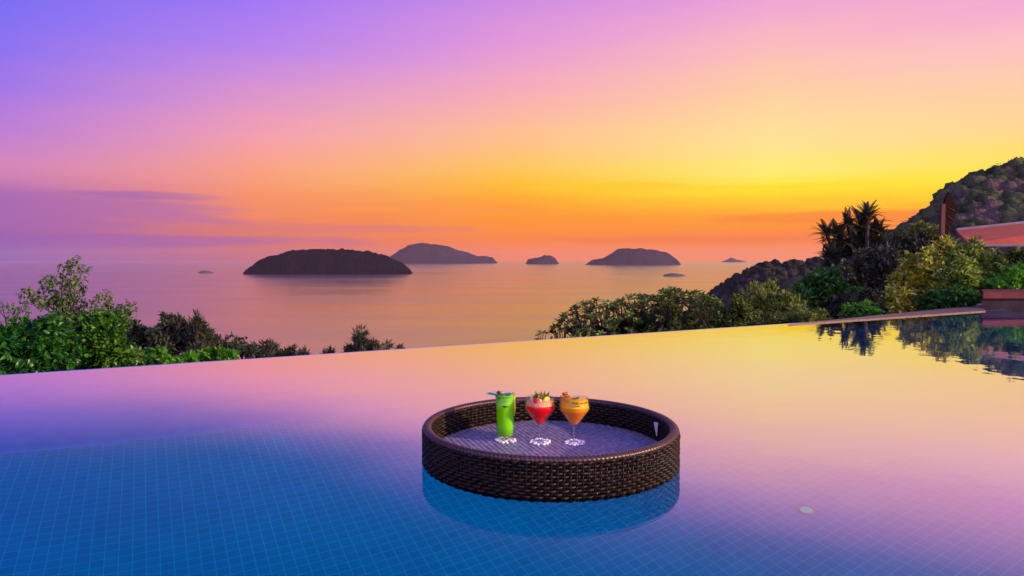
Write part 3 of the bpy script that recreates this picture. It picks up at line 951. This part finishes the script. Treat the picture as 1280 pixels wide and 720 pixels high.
# --- right side
def rosette_shrub(name, label, outline, Y, n_tip, mat, leafL, group=None, per=9, cat='shrub'):
    """open shrub: forked stems ending in leaf rosettes, tips sampled under a skyline"""
    ox = [p[0] for p in outline]; oy = [p[1] for p in outline]
    cx = (ox[0] + ox[-1]) / 2
    root = plant_root(name, label, cat, cx, Y, group)
    o = Vector(root.location); mb = MB(); sb = MB()
    nst = max(3, int((ox[-1] - ox[0]) / 22))
    forks = []
    for k in range(nst):
        fx = ox[0] + (ox[-1] - ox[0]) * (k + .5) / nst
        f = at(fx, np.interp(fx, ox, oy) + 45, Y + rng.uniform(-.4, .4)) - o
        b0 = Vector((f.x * .6, f.y * .6, 0))
        sb.tube([b0, b0.lerp(f, .5) + Vector((rng.normal() * .06, rng.normal() * .06, 0)), f], [.035, .028, .02], 6)
        forks.append(f)
    P = []; D = []; Nv = []
    for k in range(n_tip):
        tx = rng.uniform(ox[0], ox[-1]); sky = float(np.interp(tx, ox, oy))
        dep = rng.random() ** 1.4
        ty = sky + dep * 62
        e = at(tx, ty, Y + rng.uniform(-.55, .55)) - o
        f = min(forks, key=lambda q: (q - e).length)
        mid = f.lerp(e, .55) + Vector((rng.normal() * .03, rng.normal() * .03, -.03))
        sb.tube([f, mid, e], [.011, .008, .005], 4)
        ax = (e - mid).normalized() + Vector((0, 0, .6)); ax.normalize()
        a = ax.cross(Vector((.3, .8, .1))).normalized(); bb = ax.cross(a)
        for q in range(per):
            th = q * 2.399 + rng.uniform(-.3, .3); el = rng.uniform(.0, .9)
            d = (a * math.cos(th) + bb * math.sin(th)) * math.cos(el) + ax * math.sin(el)
            P.append(tuple(e + d * .008)); D.append(tuple(d)); Nv.append(tuple(ax + Vector(unit(1)[0]) * .3))
    P = np.array(P)
    mb.leaves(P, np.array(D), np.array(Nv), leafL * rng.uniform(.6, 1.2, len(P)), leafL * .45)
    mb.build('foliage', mat, root, False); sb.build('branch', BARK, root)
    return root


G4 = 'rosette-leaved shrubs beyond the middle of the pool edge'
rosette_shrub('rosette_shrub', 'tiny sprig at the left end of the row of open-leaved shrubs', [(660, 419), (672, 413), (684, 416)], 10.6, 16, L_MID, .075, G4, 8)
rosette_shrub('rosette_shrub', 'open airy shrub with sea showing through its forked stems, leftmost big one', [(690, 411), (700, 398), (715, 386), (730, 379), (752, 374), (768, 384)], 10.8, 190, L_MID, .085, G4)
rosette_shrub('rosette_shrub', 'middle open-leaved shrub of the row beyond the pool edge', [(766, 380), (785, 372), (800, 368), (815, 372), (830, 366), (845, 363)], 11.0, 260, L_MID, .085, G4)
rosette_shrub('rosette_shrub', 'tallest open-leaved shrub of the row, in front of the headland foot', [(828, 364), (838, 363), (850, 365), (862, 368), (872, 364), (885, 372), (902, 376)], 11.2, 260, L_MID, .085, G4)
blob_bush('leafy_shrub', 'dense olive undergrowth shrub beneath the open-leaved shrubs', 'shrub',
          [(790, 392, 440, 26), (830, 388, 440, 34), (870, 388, 435, 34), (765, 402, 440, 18), (900, 390, 430, 20)], 11.6, 9000, .075, L_OLIVE, .45)
blob_bush('leafy_shrub', 'light green twiggy shrub right of the open-leaved shrubs', 'shrub',
          [(925, 366, 420, 16), (905, 385, 425, 16)], 10.2, 2200, .08, L_MID, .45)
blob_bush('leafy_shrub', 'feathery olive green shrub below the dark headland', 'shrub',
          [(960, 352, 415, 24), (945, 372, 420, 26), (985, 362, 415, 20)], 11.5, 6500, .085, L_OLIVE, .28, up=.9)
blob_bush('leafy_shrub', 'low grey-olive scrub along the pool edge under the feathery shrub', 'shrub',
          [(930, 396, 420, 26), (970, 390, 418, 28), (1010, 386, 412, 28)], 10.3, 5200, .06, L_OLIVE, .4)
blob_bush('broadleaf_tree', 'emerald green tree left of the big dark palm', 'tree',
          [(1030, 336, 385, 24), (1000, 362, 400, 16), (1022, 344, 400, 14), (1012, 346, 390, 18), (1050, 350, 392, 22)], 16, 7000, .13, L_EMER, .5, None, 'crown')
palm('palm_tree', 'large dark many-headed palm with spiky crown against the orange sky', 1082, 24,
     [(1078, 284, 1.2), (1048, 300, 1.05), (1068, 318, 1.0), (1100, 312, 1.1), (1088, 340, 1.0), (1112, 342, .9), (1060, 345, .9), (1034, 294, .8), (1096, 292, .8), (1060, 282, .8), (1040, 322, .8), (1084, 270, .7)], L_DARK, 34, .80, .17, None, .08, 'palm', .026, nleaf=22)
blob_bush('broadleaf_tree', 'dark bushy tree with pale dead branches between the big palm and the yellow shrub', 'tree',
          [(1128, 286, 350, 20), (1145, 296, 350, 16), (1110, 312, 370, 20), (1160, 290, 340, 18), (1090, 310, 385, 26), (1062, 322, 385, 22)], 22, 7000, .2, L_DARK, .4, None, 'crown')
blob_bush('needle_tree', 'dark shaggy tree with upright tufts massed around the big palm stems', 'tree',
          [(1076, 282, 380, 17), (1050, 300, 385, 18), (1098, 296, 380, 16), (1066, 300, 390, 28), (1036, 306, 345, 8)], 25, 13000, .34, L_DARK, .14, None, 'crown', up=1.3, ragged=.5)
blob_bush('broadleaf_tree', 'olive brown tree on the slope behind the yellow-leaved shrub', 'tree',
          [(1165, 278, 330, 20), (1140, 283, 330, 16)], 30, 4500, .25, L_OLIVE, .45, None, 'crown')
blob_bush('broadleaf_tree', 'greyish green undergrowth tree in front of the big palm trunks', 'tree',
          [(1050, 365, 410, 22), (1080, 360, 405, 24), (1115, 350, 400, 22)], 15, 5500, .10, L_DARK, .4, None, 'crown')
blob_bush('leafy_shrub', 'small bright lime shrub at the pool edge below the big dark palm', 'shrub',
          [(1076, 379, 402, 24), (1095, 383, 402, 12)], 11.0, 2600, .055, L_LIME, .5)
blob_bush('leafy_shrub', 'large shrub with golden yellow leaves beside the wooden ornament', 'shrub',
          [(1150, 308, 380, 24), (1130, 335, 398, 24), (1180, 302, 370, 24), (1165, 330, 400, 30), (1125, 362, 402, 18)], 11.4, 11000, .085, L_YELLOW, .55, ragged=.35)
blob_bush('leafy_shrub', 'large yellow-green shrub in front of the red roof', 'shrub',
          [(1200, 318, 375, 22), (1215, 304, 370, 28), (1250, 310, 370, 24), (1232, 330, 390, 34), (1280, 318, 385, 28), (1190, 330, 390, 24)], 11.2, 13000, .075, L_SUN, .5, ragged=.3)
blob_bush('leafy_shrub', 'glossy emerald green shrub low beside the stone ledge', 'shrub',
          [(1180, 358, 398, 22), (1205, 355, 394, 20), (1155, 370, 400, 14)], 10.6, 4500, .075, L_EMER, .5)
blob_bush('leafy_shrub', 'bright green shrub growing behind the red stone planter coping', 'shrub',
          [(1255, 338, 380, 24), (1285, 332, 380, 22), (1232, 346, 380, 16)], 10.9, 5200, .06, L_LIME, .5)
blob_bush('leafy_shrub', 'pale green leafy branch shrub at the right edge below the red roof', 'shrub',
          [(1278, 312, 345, 16), (1300, 310, 350, 20)], 10.9, 2200, .075, L_MID, .5)

# villa roof ---------------------------------------------------------------
Yv = 15.0
V0 = at(1196, 288.5, Yv); V1 = at(1290, 278.5, Yv)
d = V1 - V0; d.normalize()
L_ = 7.0
root = empty('villa', (V0.x, V0.y, -3.2)); mark(root, 'low villa with a plain red roof behind the right shrubs', 'building')
MAT_ROOF = noisy_mat('terracotta', (.33, .05, .015), (.44, .075, .028), 3, .75, .3, 25)
MAT_TRIM = noisy_mat('pale_trim', (.45, .30, .22), (.55, .38, .28), 4, .7, .2)
MAT_VWALL = noisy_mat('villa_wall', (.42, .30, .25), (.52, .40, .33), 3, .8, .2)
o0 = Vector(root.location)


def prism(name, P, thick, mat, parent):
    V = [tuple(p - o0) for p in P] + [tuple(p - o0 - Vector((0, 0, thick))) for p in P]
    k = len(P)
    return mesh_obj(name, V, [[tuple(range(k))], [tuple(reversed(range(k, 2 * k)))], [(i, i + k, (i + 1) % k + k, (i + 1) % k) for i in range(k)]], mat, parent, False)


ridgeA = V0.copy(); ridgeB = V0 + d * L_
eaveA = at(1212, 304.5, Yv - 1.6); eaveB = Vector((ridgeB.x - .1, ridgeB.y - 1.6, eaveA.z))
backA = ridgeA + Vector((1.6, 1.8, -.35)); backB = ridgeB + Vector((0, 1.8, -.35))
prism('roof', [eaveA, eaveB, ridgeB, ridgeA], .06, MAT_ROOF, root)
prism('roof', [ridgeA + Vector((0, .004, 0)), ridgeB + Vector((0, .004, 0)), backB, backA], .06, MAT_ROOF, root)
mb = MB(); mb.tube([ridgeA - o0 + Vector((0, 0, .02)), ridgeB - o0 + Vector((0, 0, .02))], .04, 8); mb.build('ridge_cap', MAT_TRIM, root)
mb = MB(); mb.tube([eaveA - o0 + Vector((0, -.02, -.04)), eaveB - o0 + Vector((0, -.02, -.04))], .03, 8); mb.build('gutter', MAT_TRIM, root)
wz0, wz1 = 0, eaveA.z + 3.2 - .07
cxw = (eaveA.x + eaveB.x) / 2 - o0.x + 1.0; cyw = (eaveA.y + backA.y) / 2 - o0.y
mb = MB(); mb.box((cxw, cyw + .1, (wz0 + wz1) / 2), (abs(eaveB.x - eaveA.x) - 2.4, 2.6, wz1 - wz0)); mb.build('wall', MAT_VWALL, root, False)

# wooden ornament ---------------------------------------------------------------
Yo = 27.0
root = empty('wooden_ornament', at(1180, 330, Yo) * 1.0)
root.location.z = ground_z(root.location.x, root.location.y)
mark(root, 'tall pointed carved wooden board fixed to a reddish post, rising above the golden shrub', 'ornament')
o0 = Vector(root.location)
MAT_WOODD = noisy_mat('dark_carved_wood', (.010, .004, .003), (.028, .010, .007), 9, .8, .6, 40, dist=.01, spec=.05)
MAT_WOODR = noisy_mat('reddish_wood', (.07, .014, .009), (.12, .026, .016), 8, .8, .4, 40, stretch=(1, 1, .2), dist=.006)
kite = [(1186, 240), (1190, 246), (1194, 255.5), (1197, 256), (1198, 258), (1195, 266), (1192, 276), (1188, 286), (1183, 298), (1180, 304), (1178, 300), (1179, 280), (1180, 262), (1182, 250)]
Vf = [at(x, y, Yo) - o0 for x, y in kite]
Vb = [v + Vector((.05, .2, 0)) for v in Vf]
k = len(kite)
mesh_obj('board', [tuple(v) for v in Vf + Vb], [[tuple(reversed(range(k)))], [tuple(range(k, 2 * k))], [(i, (i + 1) % k, (i + 1) % k + k, i + k) for i in range(k)]], MAT_WOODD, root, False)
p0 = at(1178.5, 255, Yo - .16) - o0; p1 = at(1178.8, 304, Yo - .16) - o0
mb = MB(); hgt = p0.z + 0.0
mb.box(((p0.x + p1.x) / 2 - .03, p0.y, hgt / 2), (.17, .12, hgt), bev=.012); mb.build('post', MAT_WOODR, root, False)
mb = MB()
for f_ in (.25, .5, .75):
    a_ = at(1182 + 2 * f_, 246 + 46 * f_, Yo - .01) - o0; b_ = at(1193 - 9 * max(0, f_ - .3), 252 + 46 * f_, Yo - .01) - o0
    cm = MB(); cm.tube([a_, b_], .014, 5); cm.build('carving', MAT_WOODR, root)

# ------------------------------------------------------------------ pool lamp
d_ = ray(1008, 638.5).normalized(); P1_ = on_z(1008, 638.5, 0)
h_ = Vector((d_.x, d_.y, 0)); si = h_.length / 1.333
P = P1_ + h_.normalized() * (DEPTH * si / math.sqrt(1 - si * si))
root = empty('pool_light', (P.x, P.y, -DEPTH + .004)); mark(root, 'small round lit turquoise lamp under the pool water right of the tray', 'pool light')
m, nt, b, out = new_mat('turquoise_lens'); b.inputs['Emission Color'].default_value = (.0, .75, .62, 1); b.inputs['Emission Strength'].default_value = .40; b.inputs['Base Color'].default_value = (.0, .18, .16, 1); b.inputs['Roughness'].default_value = .3
mb = MB(); mb.lathe([(0.0001, .012), (.015, .0115), (.026, .009), (.029, .006), (.034, 0)], 28); mb.build('lens', m, root)
mb = MB(); mb.lathe([(.0345, .0), (.0345, .008), (.038, .010), (.042, .008), (.044, .0)], 28); mb.build('ring', noisy_mat('steel_ring', (.05, .16, .2), (.1, .25, .3), 20, .3, 0), root)

# ------------------------------------------------------------------ tray
TR = .45; TC = Vector(((687.5 - 640) / F * 2.41, 2.41, 0)); TH = .113; TF = .018
root = empty('floating_tray', TC, 0); mark(root, 'large round dark brown wicker tray floating on the pool', 'tray')


def rattan(name, a, b_, rough, scale=60, spec=.6):
    m, nt, b, out = new_mat(name)
    tcn = N_(nt, 'ShaderNodeTexCoord'); nz = N_(nt, 'ShaderNodeTexNoise'); nz.inputs['Scale'].default_value = scale; nz.inputs['Detail'].default_value = 5
    nt.links.new(tcn.outputs['Object'], nz.inputs['Vector'])
    r = ramp(nt, [(.3, c4(a)), (.7, c4(b_))], nz.outputs[0]); nt.links.new(r.outputs[0], b.inputs['Base Color'])
    b.inputs['Roughness'].default_value = rough; b.inputs['Specular IOR Level'].default_value = spec
    return m


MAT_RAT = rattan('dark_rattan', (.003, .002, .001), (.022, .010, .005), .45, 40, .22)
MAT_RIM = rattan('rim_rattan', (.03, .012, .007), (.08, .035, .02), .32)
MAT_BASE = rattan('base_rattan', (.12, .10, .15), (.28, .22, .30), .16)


def woven_wall(radius, z0, z1, rows, stakes, amp, mat, name, flip=1):
    mb = MB()
    h = (z1 - z0) / rows
    seg = stakes * 4; ns = 6
    th = np.arange(seg) * 2 * PI / seg
    for r_ in range(rows):
        ph = PI * (r_ % 2)
        jit = sum(np.sin(th * f_ + rng.uniform(0, 6.28)) for f_ in (5, 13, 31, 57)) / 4
        rad = radius + amp * (1 + .45 * jit) * np.sin(th * stakes / 2 + ph) * flip
        zc = z0 + (r_ + .5) * h + .0011 * np.sin(th * 7 + r_ * .7) + .0009 * jit
        V = np.zeros((seg, ns, 3))
        for j in range(ns):
            a = 2 * PI * j / ns
            rr = rad + math.cos(a) * h * .42; zz = zc + math.sin(a) * h * .53
            V[:, j, 0] = rr * np.cos(th); V[:, j, 1] = rr * np.sin(th); V[:, j, 2] = zz
        i = np.arange(seg)[:, None]; j = np.arange(ns)[None, :]
        i2 = (i + 1) % seg; j2 = (j + 1) % ns
        Q = np.stack([i * ns + j, i2 * ns + j, i2 * ns + j2, i * ns + j2], axis=-1).reshape(-1, 4)
        mb.add(V.reshape(-1, 3), Q)
    # stakes
    for k in range(stakes):
        a = (k + .5) * 2 * PI / stakes + PI / stakes * 0
        mb.tube([(radius * math.cos(a), radius * math.sin(a), z0), (radius * math.cos(a), radius * math.sin(a), z1)], .0028, 5)
    return mb.build(name, mat, root)


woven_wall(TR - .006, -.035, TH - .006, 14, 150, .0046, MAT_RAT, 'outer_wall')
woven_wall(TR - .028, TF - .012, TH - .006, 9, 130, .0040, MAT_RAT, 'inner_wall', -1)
# core between the two woven skins
mb = MB(); mb.lathe([(TR - .0245, TF - .02), (TR - .0245, TH - .012), (TR - .014, TH - .012), (TR - .014, -.04), (0.001, -.04)], 120)
mb.build('core', noisy_mat('core_dark', (.006, .004, .003), (.012, .008, .006), 20, .8, 0), root)
# wrapped rim
seg = 1100; ns = 12
th = np.arange(seg) * 2 * PI / seg
V = np.zeros((seg, ns, 3))
for j in range(ns):
    a = 2 * PI * j / ns
    bumpv = 1 + .24 * np.abs(np.sin(th * 100 + a * 1.0))
    rr = (TR - .0165) + math.cos(a) * .0125 * bumpv
    zz = TH - .003 + math.sin(a) * .0090 * bumpv
    V[:, j, 0] = rr * np.cos(th); V[:, j, 1] = rr * np.sin(th); V[:, j, 2] = zz
i = np.arange(seg)[:, None]; j = np.arange(ns)[None, :]
Q = np.stack([i * ns + j, ((i + 1) % seg) * ns + j, ((i + 1) % seg) * ns + (j + 1) % ns, i * ns + (j + 1) % ns], axis=-1).reshape(-1, 4)
mesh_obj('rim', V.reshape(-1, 3), [Q], MAT_RIM, root)
# woven base : over-under strips as real relief
G = 380; rb = TR - .029
xs = np.linspace(-rb, rb, G); X, Y_ = np.meshgrid(xs, xs)
ca, sa = math.cos(.35), math.sin(.35)
Xr = X * ca + Y_ * sa; Yr = -X * sa + Y_ * ca
pw = .019
fx = Xr / pw; fy = Yr / pw
ix = np.floor(fx); iy = np.floor(fy)
par = ((ix + iy) % 2)
hx = np.sqrt(np.clip(1 - (2 * (fx - ix) - 1) ** 2, 0, 1)) * .6 + .4 * np.sin(PI * (fy - iy))
hy = np.sqrt(np.clip(1 - (2 * (fy - iy) - 1) ** 2, 0, 1)) * .6 + .4 * np.sin(PI * (fx - ix))
Hh = np.where(par > 0, hx, hy) * .0062
Z = TF + Hh
V = np.stack([X, Y_, Z], axis=-1).reshape(-1, 3)
Q = []
ii, jj = np.meshgrid(np.arange(G - 1), np.arange(G - 1), indexing='ij')
q = np.stack([ii * G + jj, ii * G + jj + 1, (ii + 1) * G + jj + 1, (ii + 1) * G + jj], axis=-1).reshape(-1, 4)
rad = np.linalg.norm(V[:, :2], axis=1)
keep = (rad[q] < rb).all(axis=1); q = q[keep]
used = np.unique(q); remap = np.zeros(len(V), int); remap[used] = np.arange(len(used))
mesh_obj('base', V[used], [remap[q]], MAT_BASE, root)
# white piece put in for the bright gap of a handle hole, inner wall right
ta = math.atan2((at(830, 540, 2.5) - TC).y, (at(830, 540, 2.5) - TC).x)
rr_ = TR - .040
mb = MB()
Vt = []
for da_, z_ in ((-.02, TH - .016), (.06, TH - .022), (.035, TH - .045), (.0, TH - .068)):
    Vt.append((rr_ * math.cos(ta + da_), rr_ * math.sin(ta + da_), z_))
Vt2 = [(x * .994, y * .994, z_) for x, y, z_ in Vt]
mesh_obj('mark', Vt + Vt2, [[(0, 1, 2, 3), (7, 6, 5, 4), (0, 4, 5, 1), (1, 5, 6, 2), (2, 6, 7, 3), (3, 7, 4, 0)]], noisy_mat('handle_gap_white', (.62, .52, .56), (.72, .62, .66), 8, .6, 0), root, False)

# ------------------------------------------------------------------ drinks
GLASS = glass_mat(); GLASS2 = glass_mat(.5)
ICE = new_mat('ice')[0]
ICE.node_tree.nodes['Principled BSDF'].inputs['Base Color'].default_value = (.9, .8, .7, 1)
ICE.node_tree.nodes['Principled BSDF'].inputs['Roughness'].default_value = .1
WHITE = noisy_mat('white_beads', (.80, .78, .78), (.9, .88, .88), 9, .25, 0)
BLACKG = noisy_mat('dark_herb', (.008, .02, .012), (.02, .05, .02), 30, .4, 0)
TEAL = noisy_mat('teal_petal', (.0, .30, .28), (.02, .5, .45), 60, .4, 0)
BLUE = noisy_mat('blue_petal', (.02, .12, .45), (.04, .22, .6), 60, .4, 0)
PINK = noisy_mat('pale_petal', (.8, .55, .55), (.85, .7, .65), 60, .4, 0)
YEL = noisy_mat('citrus_peel', (.75, .55, .02), (.85, .70, .05), 60, .4, .2)
OLV = leaf_mat('pineapple_leaf', [(.10, .14, .02), (.25, .28, .03), (.38, .36, .05)], .3, .4)
REDF = noisy_mat('strawberry', (.75, .01, .01), (.85, .03, .02), 60, .25, .2)
ORNG = noisy_mat('dried_orange', (.75, .25, .02), (.85, .38, .04), 80, .4, .3)


def drink_root(name, label, px, py):
    P = on_z(px, py, TF + .004)
    r = empty(name, P); mark(r, label, 'drink'); return r


def glint_beads(P, lab):  # white beads modelled in place of the bright glints at the glass feet
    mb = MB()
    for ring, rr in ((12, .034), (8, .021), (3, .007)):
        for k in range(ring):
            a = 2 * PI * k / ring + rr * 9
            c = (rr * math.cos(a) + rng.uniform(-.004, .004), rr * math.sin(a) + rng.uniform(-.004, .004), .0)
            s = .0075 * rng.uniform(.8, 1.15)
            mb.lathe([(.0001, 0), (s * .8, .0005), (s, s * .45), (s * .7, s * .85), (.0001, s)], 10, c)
    o = mb.build('glint_beads', WHITE); o.location = (P.x, P.y, TF + .0036)
    mark(o, lab, 'glint_beads', 'white beads put in for glints under the drinks')


def petals(mb, c, n, L, W, tilt, rot=0, spread=1.0):
    P = []; D = []; Nv = []
    for k in range(n):
        a = rot + 2 * PI * k / n * spread
        d = Vector((math.cos(a) * math.cos(tilt), math.sin(a) * math.cos(tilt), math.sin(tilt)))
        P.append(tuple(c)); D.append(tuple(d)); Nv.append((-math.cos(a) * math.sin(tilt), -math.sin(a) * math.sin(tilt), math.cos(tilt)))
    mb.leaves(np.array(P), np.array(D), np.array(Nv), L, W, .15, .1)


# green highball
g = drink_root('green_cocktail', 'bright green drink in a straight tall glass, topped with teal and blue petals', 631.5, 551)
glint_beads(g.location, 'white beads put in for the glints under the green drink')
BZ = .010
mb = MB(); prof_o = [(.001, BZ), (.029, BZ), (.0325, BZ + .006), (.0335, BZ + .05), (.0350, BZ + .11), (.0365, BZ + .168)]
prof_i = [(.0350, BZ + .168), (.0335, BZ + .11), (.0320, BZ + .05), (.0300, BZ + .012), (.001, BZ + .012)]
mb.lathe(prof_o + prof_i, 48); mb.build('glass', GLASS, g)
mb = MB(); mb.lathe([(.001, BZ + .0125), (.0295, BZ + .0125), (.0315, BZ + .05), (.033, BZ + .11), (.0348, BZ + .163), (.001, BZ + .163)], 48)
mb.build('drink', juice_mat('green_juice', (.30, .95, .0), .3), g)
mb = MB(); petals(mb, (-.022, -.012, BZ + .155), 2, .055, .026, .35, 2.75, .12); petals(mb, (-.02, -.02, BZ + .150), 4, .026, .016, .5, 1.0); mb.build('teal_petal', TEAL, g)
mb = MB(); petals(mb, (.0, -.026, BZ + .152), 6, .022, .014, .5, .3); petals(mb, (.012, -.012, BZ + .158), 5, .022, .014, .7, .1); mb.build('blue_petal', BLUE, g)
mb = MB(); petals(mb, (.004, -.034, BZ + .146), 6, .010, .008, .2, .3); petals(mb, (-.004, -.01, BZ + .168), 6, .014, .01, .4); mb.build('pale_petal', PINK, g)
mb = MB(); petals(mb, (.003, -.037, BZ + .128), 4, .016, .010, -.2, 2.6, .6); mb.build('herb', BLACKG, g)
mb = MB(); petals(mb, (-.024, -.015, BZ + .165), 4, .020, .012, .9); mb.build('herb', BLACKG, g)
mb = MB(); mb.tube([(.034, -.010, BZ + .158), (.0355, -.012, BZ + .12), (.0345, -.010, BZ + .085)], [.0035, .004, .001], 8); mb.build('peel', YEL, g)
mb = MB()
for k in range(5):
    a = k * 1.3; mb.box((.018 * math.cos(a), .018 * math.sin(a), BZ + .156), (.014, .014, .014), k, .002)
mb.build('ice', ICE, g, False)


def stem_glass(g, bowl_mat, ztop=.170, zmax=.128, rmax=.058, zb=.064, rtop=.049, lvl=None, up=None):
    mb = MB(); mb.lathe([(.001, .001), (.033, .001), (.036, .003), (.020, .006), (.006, .010), (.0038, .02), (.0034, .05), (.0045, zb - .003)], 32); mb.build('stem', GLASS2, g)
    mb = MB()
    po = [(.001, zb - .003), (.008, zb), (.03, (zb + zmax) / 2 - .004), (rmax, zmax), (rmax - .001, zmax + .012), (rtop, ztop)]
    pi_ = [(rtop - .0015, ztop), (rmax - .0025, zmax + .012), (rmax - .0015, zmax), (.0285, (zb + zmax) / 2 - .003), (.001, zb + .004)]
    mb.lathe(po + pi_, 48); mb.build('glass', GLASS, g)
    z1 = lvl
    def rin(z):
        if z <= zmax: return .006 + (rmax - .0032 - .006) * ((z - zb) / (zmax - zb))
        return rmax - .0032 - (rmax - rtop) * (z - zmax) / (ztop - zmax)
    pr = [(.001, zb + .005)] + [(rin(z) - .0008, z) for z in np.linspace(zb + .006, z1, 8)] + [(.001, z1)]
    mb = MB(); mb.lathe(pr, 48); mb.build('drink', bowl_mat, g)
    if up:
        z2, mat2 = up
        pr = [(.001, z1 + .0005)] + [(rin(z) - .0008, z) for z in np.linspace(z1 + .0005, z2, 6)] + [(rin(z2) * .6, z2 + .004), (.001, z2 + .006)]
        mb = MB(); mb.lathe(pr, 48); mb.build('froth', mat2, g)


g = drink_root('red_cocktail', 'red drink in a wide stemmed glass topped with strawberry and a fan of green leaves', 675, 553)
glint_beads(g.location, 'white beads put in for the glints under the red drink')
stem_glass(g, juice_mat('red_juice', (1.0, .002, .002), .3), lvl=.140, up=(.158, noisy_mat('peach_froth', (.95, .22, .05), (1.0, .55, .22), 90, .4, .3)))
mb = MB()
P = []; D = []
for k in range(16):
    a = rng.uniform(-.95, .95); P.append((rng.uniform(-.012, .012), -.010 + rng.uniform(-.01, .01), .146)); D.append((math.sin(a), rng.uniform(-.4, .1), math.cos(a)))
mb.leaves(np.array(P), np.array(D), np.tile(np.array([[0, -1.0, .2]]), (16, 1)), .050 * rng.uniform(.8, 1.1, 16), .017); mb.build('leaf_fan', OLV, g, False)
mb = MB(); mb.lathe([(.001, -.012), (.010, -.006), (.014, .004), (.010, .012), (.001, .015)], 16, (-.014, -.034, .156)); mb.build('strawberry', REDF, g)
mb = MB(); mb.tube([(.022, -.026, .160), (.024, -.029, .160)], [.016, .016], 20); mb.build('citrus_slice', YEL, g)
mb = MB()
for k in range(7):
    a = k * .9 + .2; mb.box((.030 * math.cos(a), .030 * math.sin(a), .160), (.013, .013, .013), k, .002)
mb.build('ice', ICE, g, False)

g = drink_root('orange_cocktail', 'orange drink in a wide stemmed glass with dried fruit on its left rim', 718, 554)
glint_beads(g.location, 'white beads put in for the glints under the orange drink')
stem_glass(g, juice_mat('orange_juice', (1.0, .34, .0), .3), lvl=.132, up=(.162, juice_mat('pale_orange_froth', (1.0, .62, .0), .3)))
mb = MB(); petals(mb, (-.036, -.016, .166), 9, .024, .017, .6, .1); petals(mb, (-.038, -.020, .172), 7, .026, .017, 1.1, .3); petals(mb, (-.03, -.024, .160), 7, .020, .014, .2, .3); mb.build('dried_fruit', ORNG, g, False)
mb = MB()
for (x_, y_, z_) in ((-.002, -.050, .158), (.012, -.048, .154), (.004, -.052, .146), (.033, -.038, .155), (-.004, -.042, .170), (-.036, -.028, .184)):
    mb = MB(); petals(mb, (x_, y_, z_), 5, .014, .009, .3, x_ * 90); mb.build('herb', BLACKG, g, False)
mb = MB(); petals(mb, (.008, -.03, .170), 5, .014, .009, .6, .3); mb.build('blue_petal', BLUE, g, False)

# ------------------------------------------------------------------ render settings
scene.view_settings.view_transform = 'Standard'
scene.view_settings.look = 'None'
scene.view_settings.exposure = 0.0
scene.view_settings.gamma = 1.0
scene.cycles.use_denoising = True
scene.cycles.max_bounces = 8
scene.cycles.transparent_max_bounces = 16
scene.cycles.volume_bounces = 1
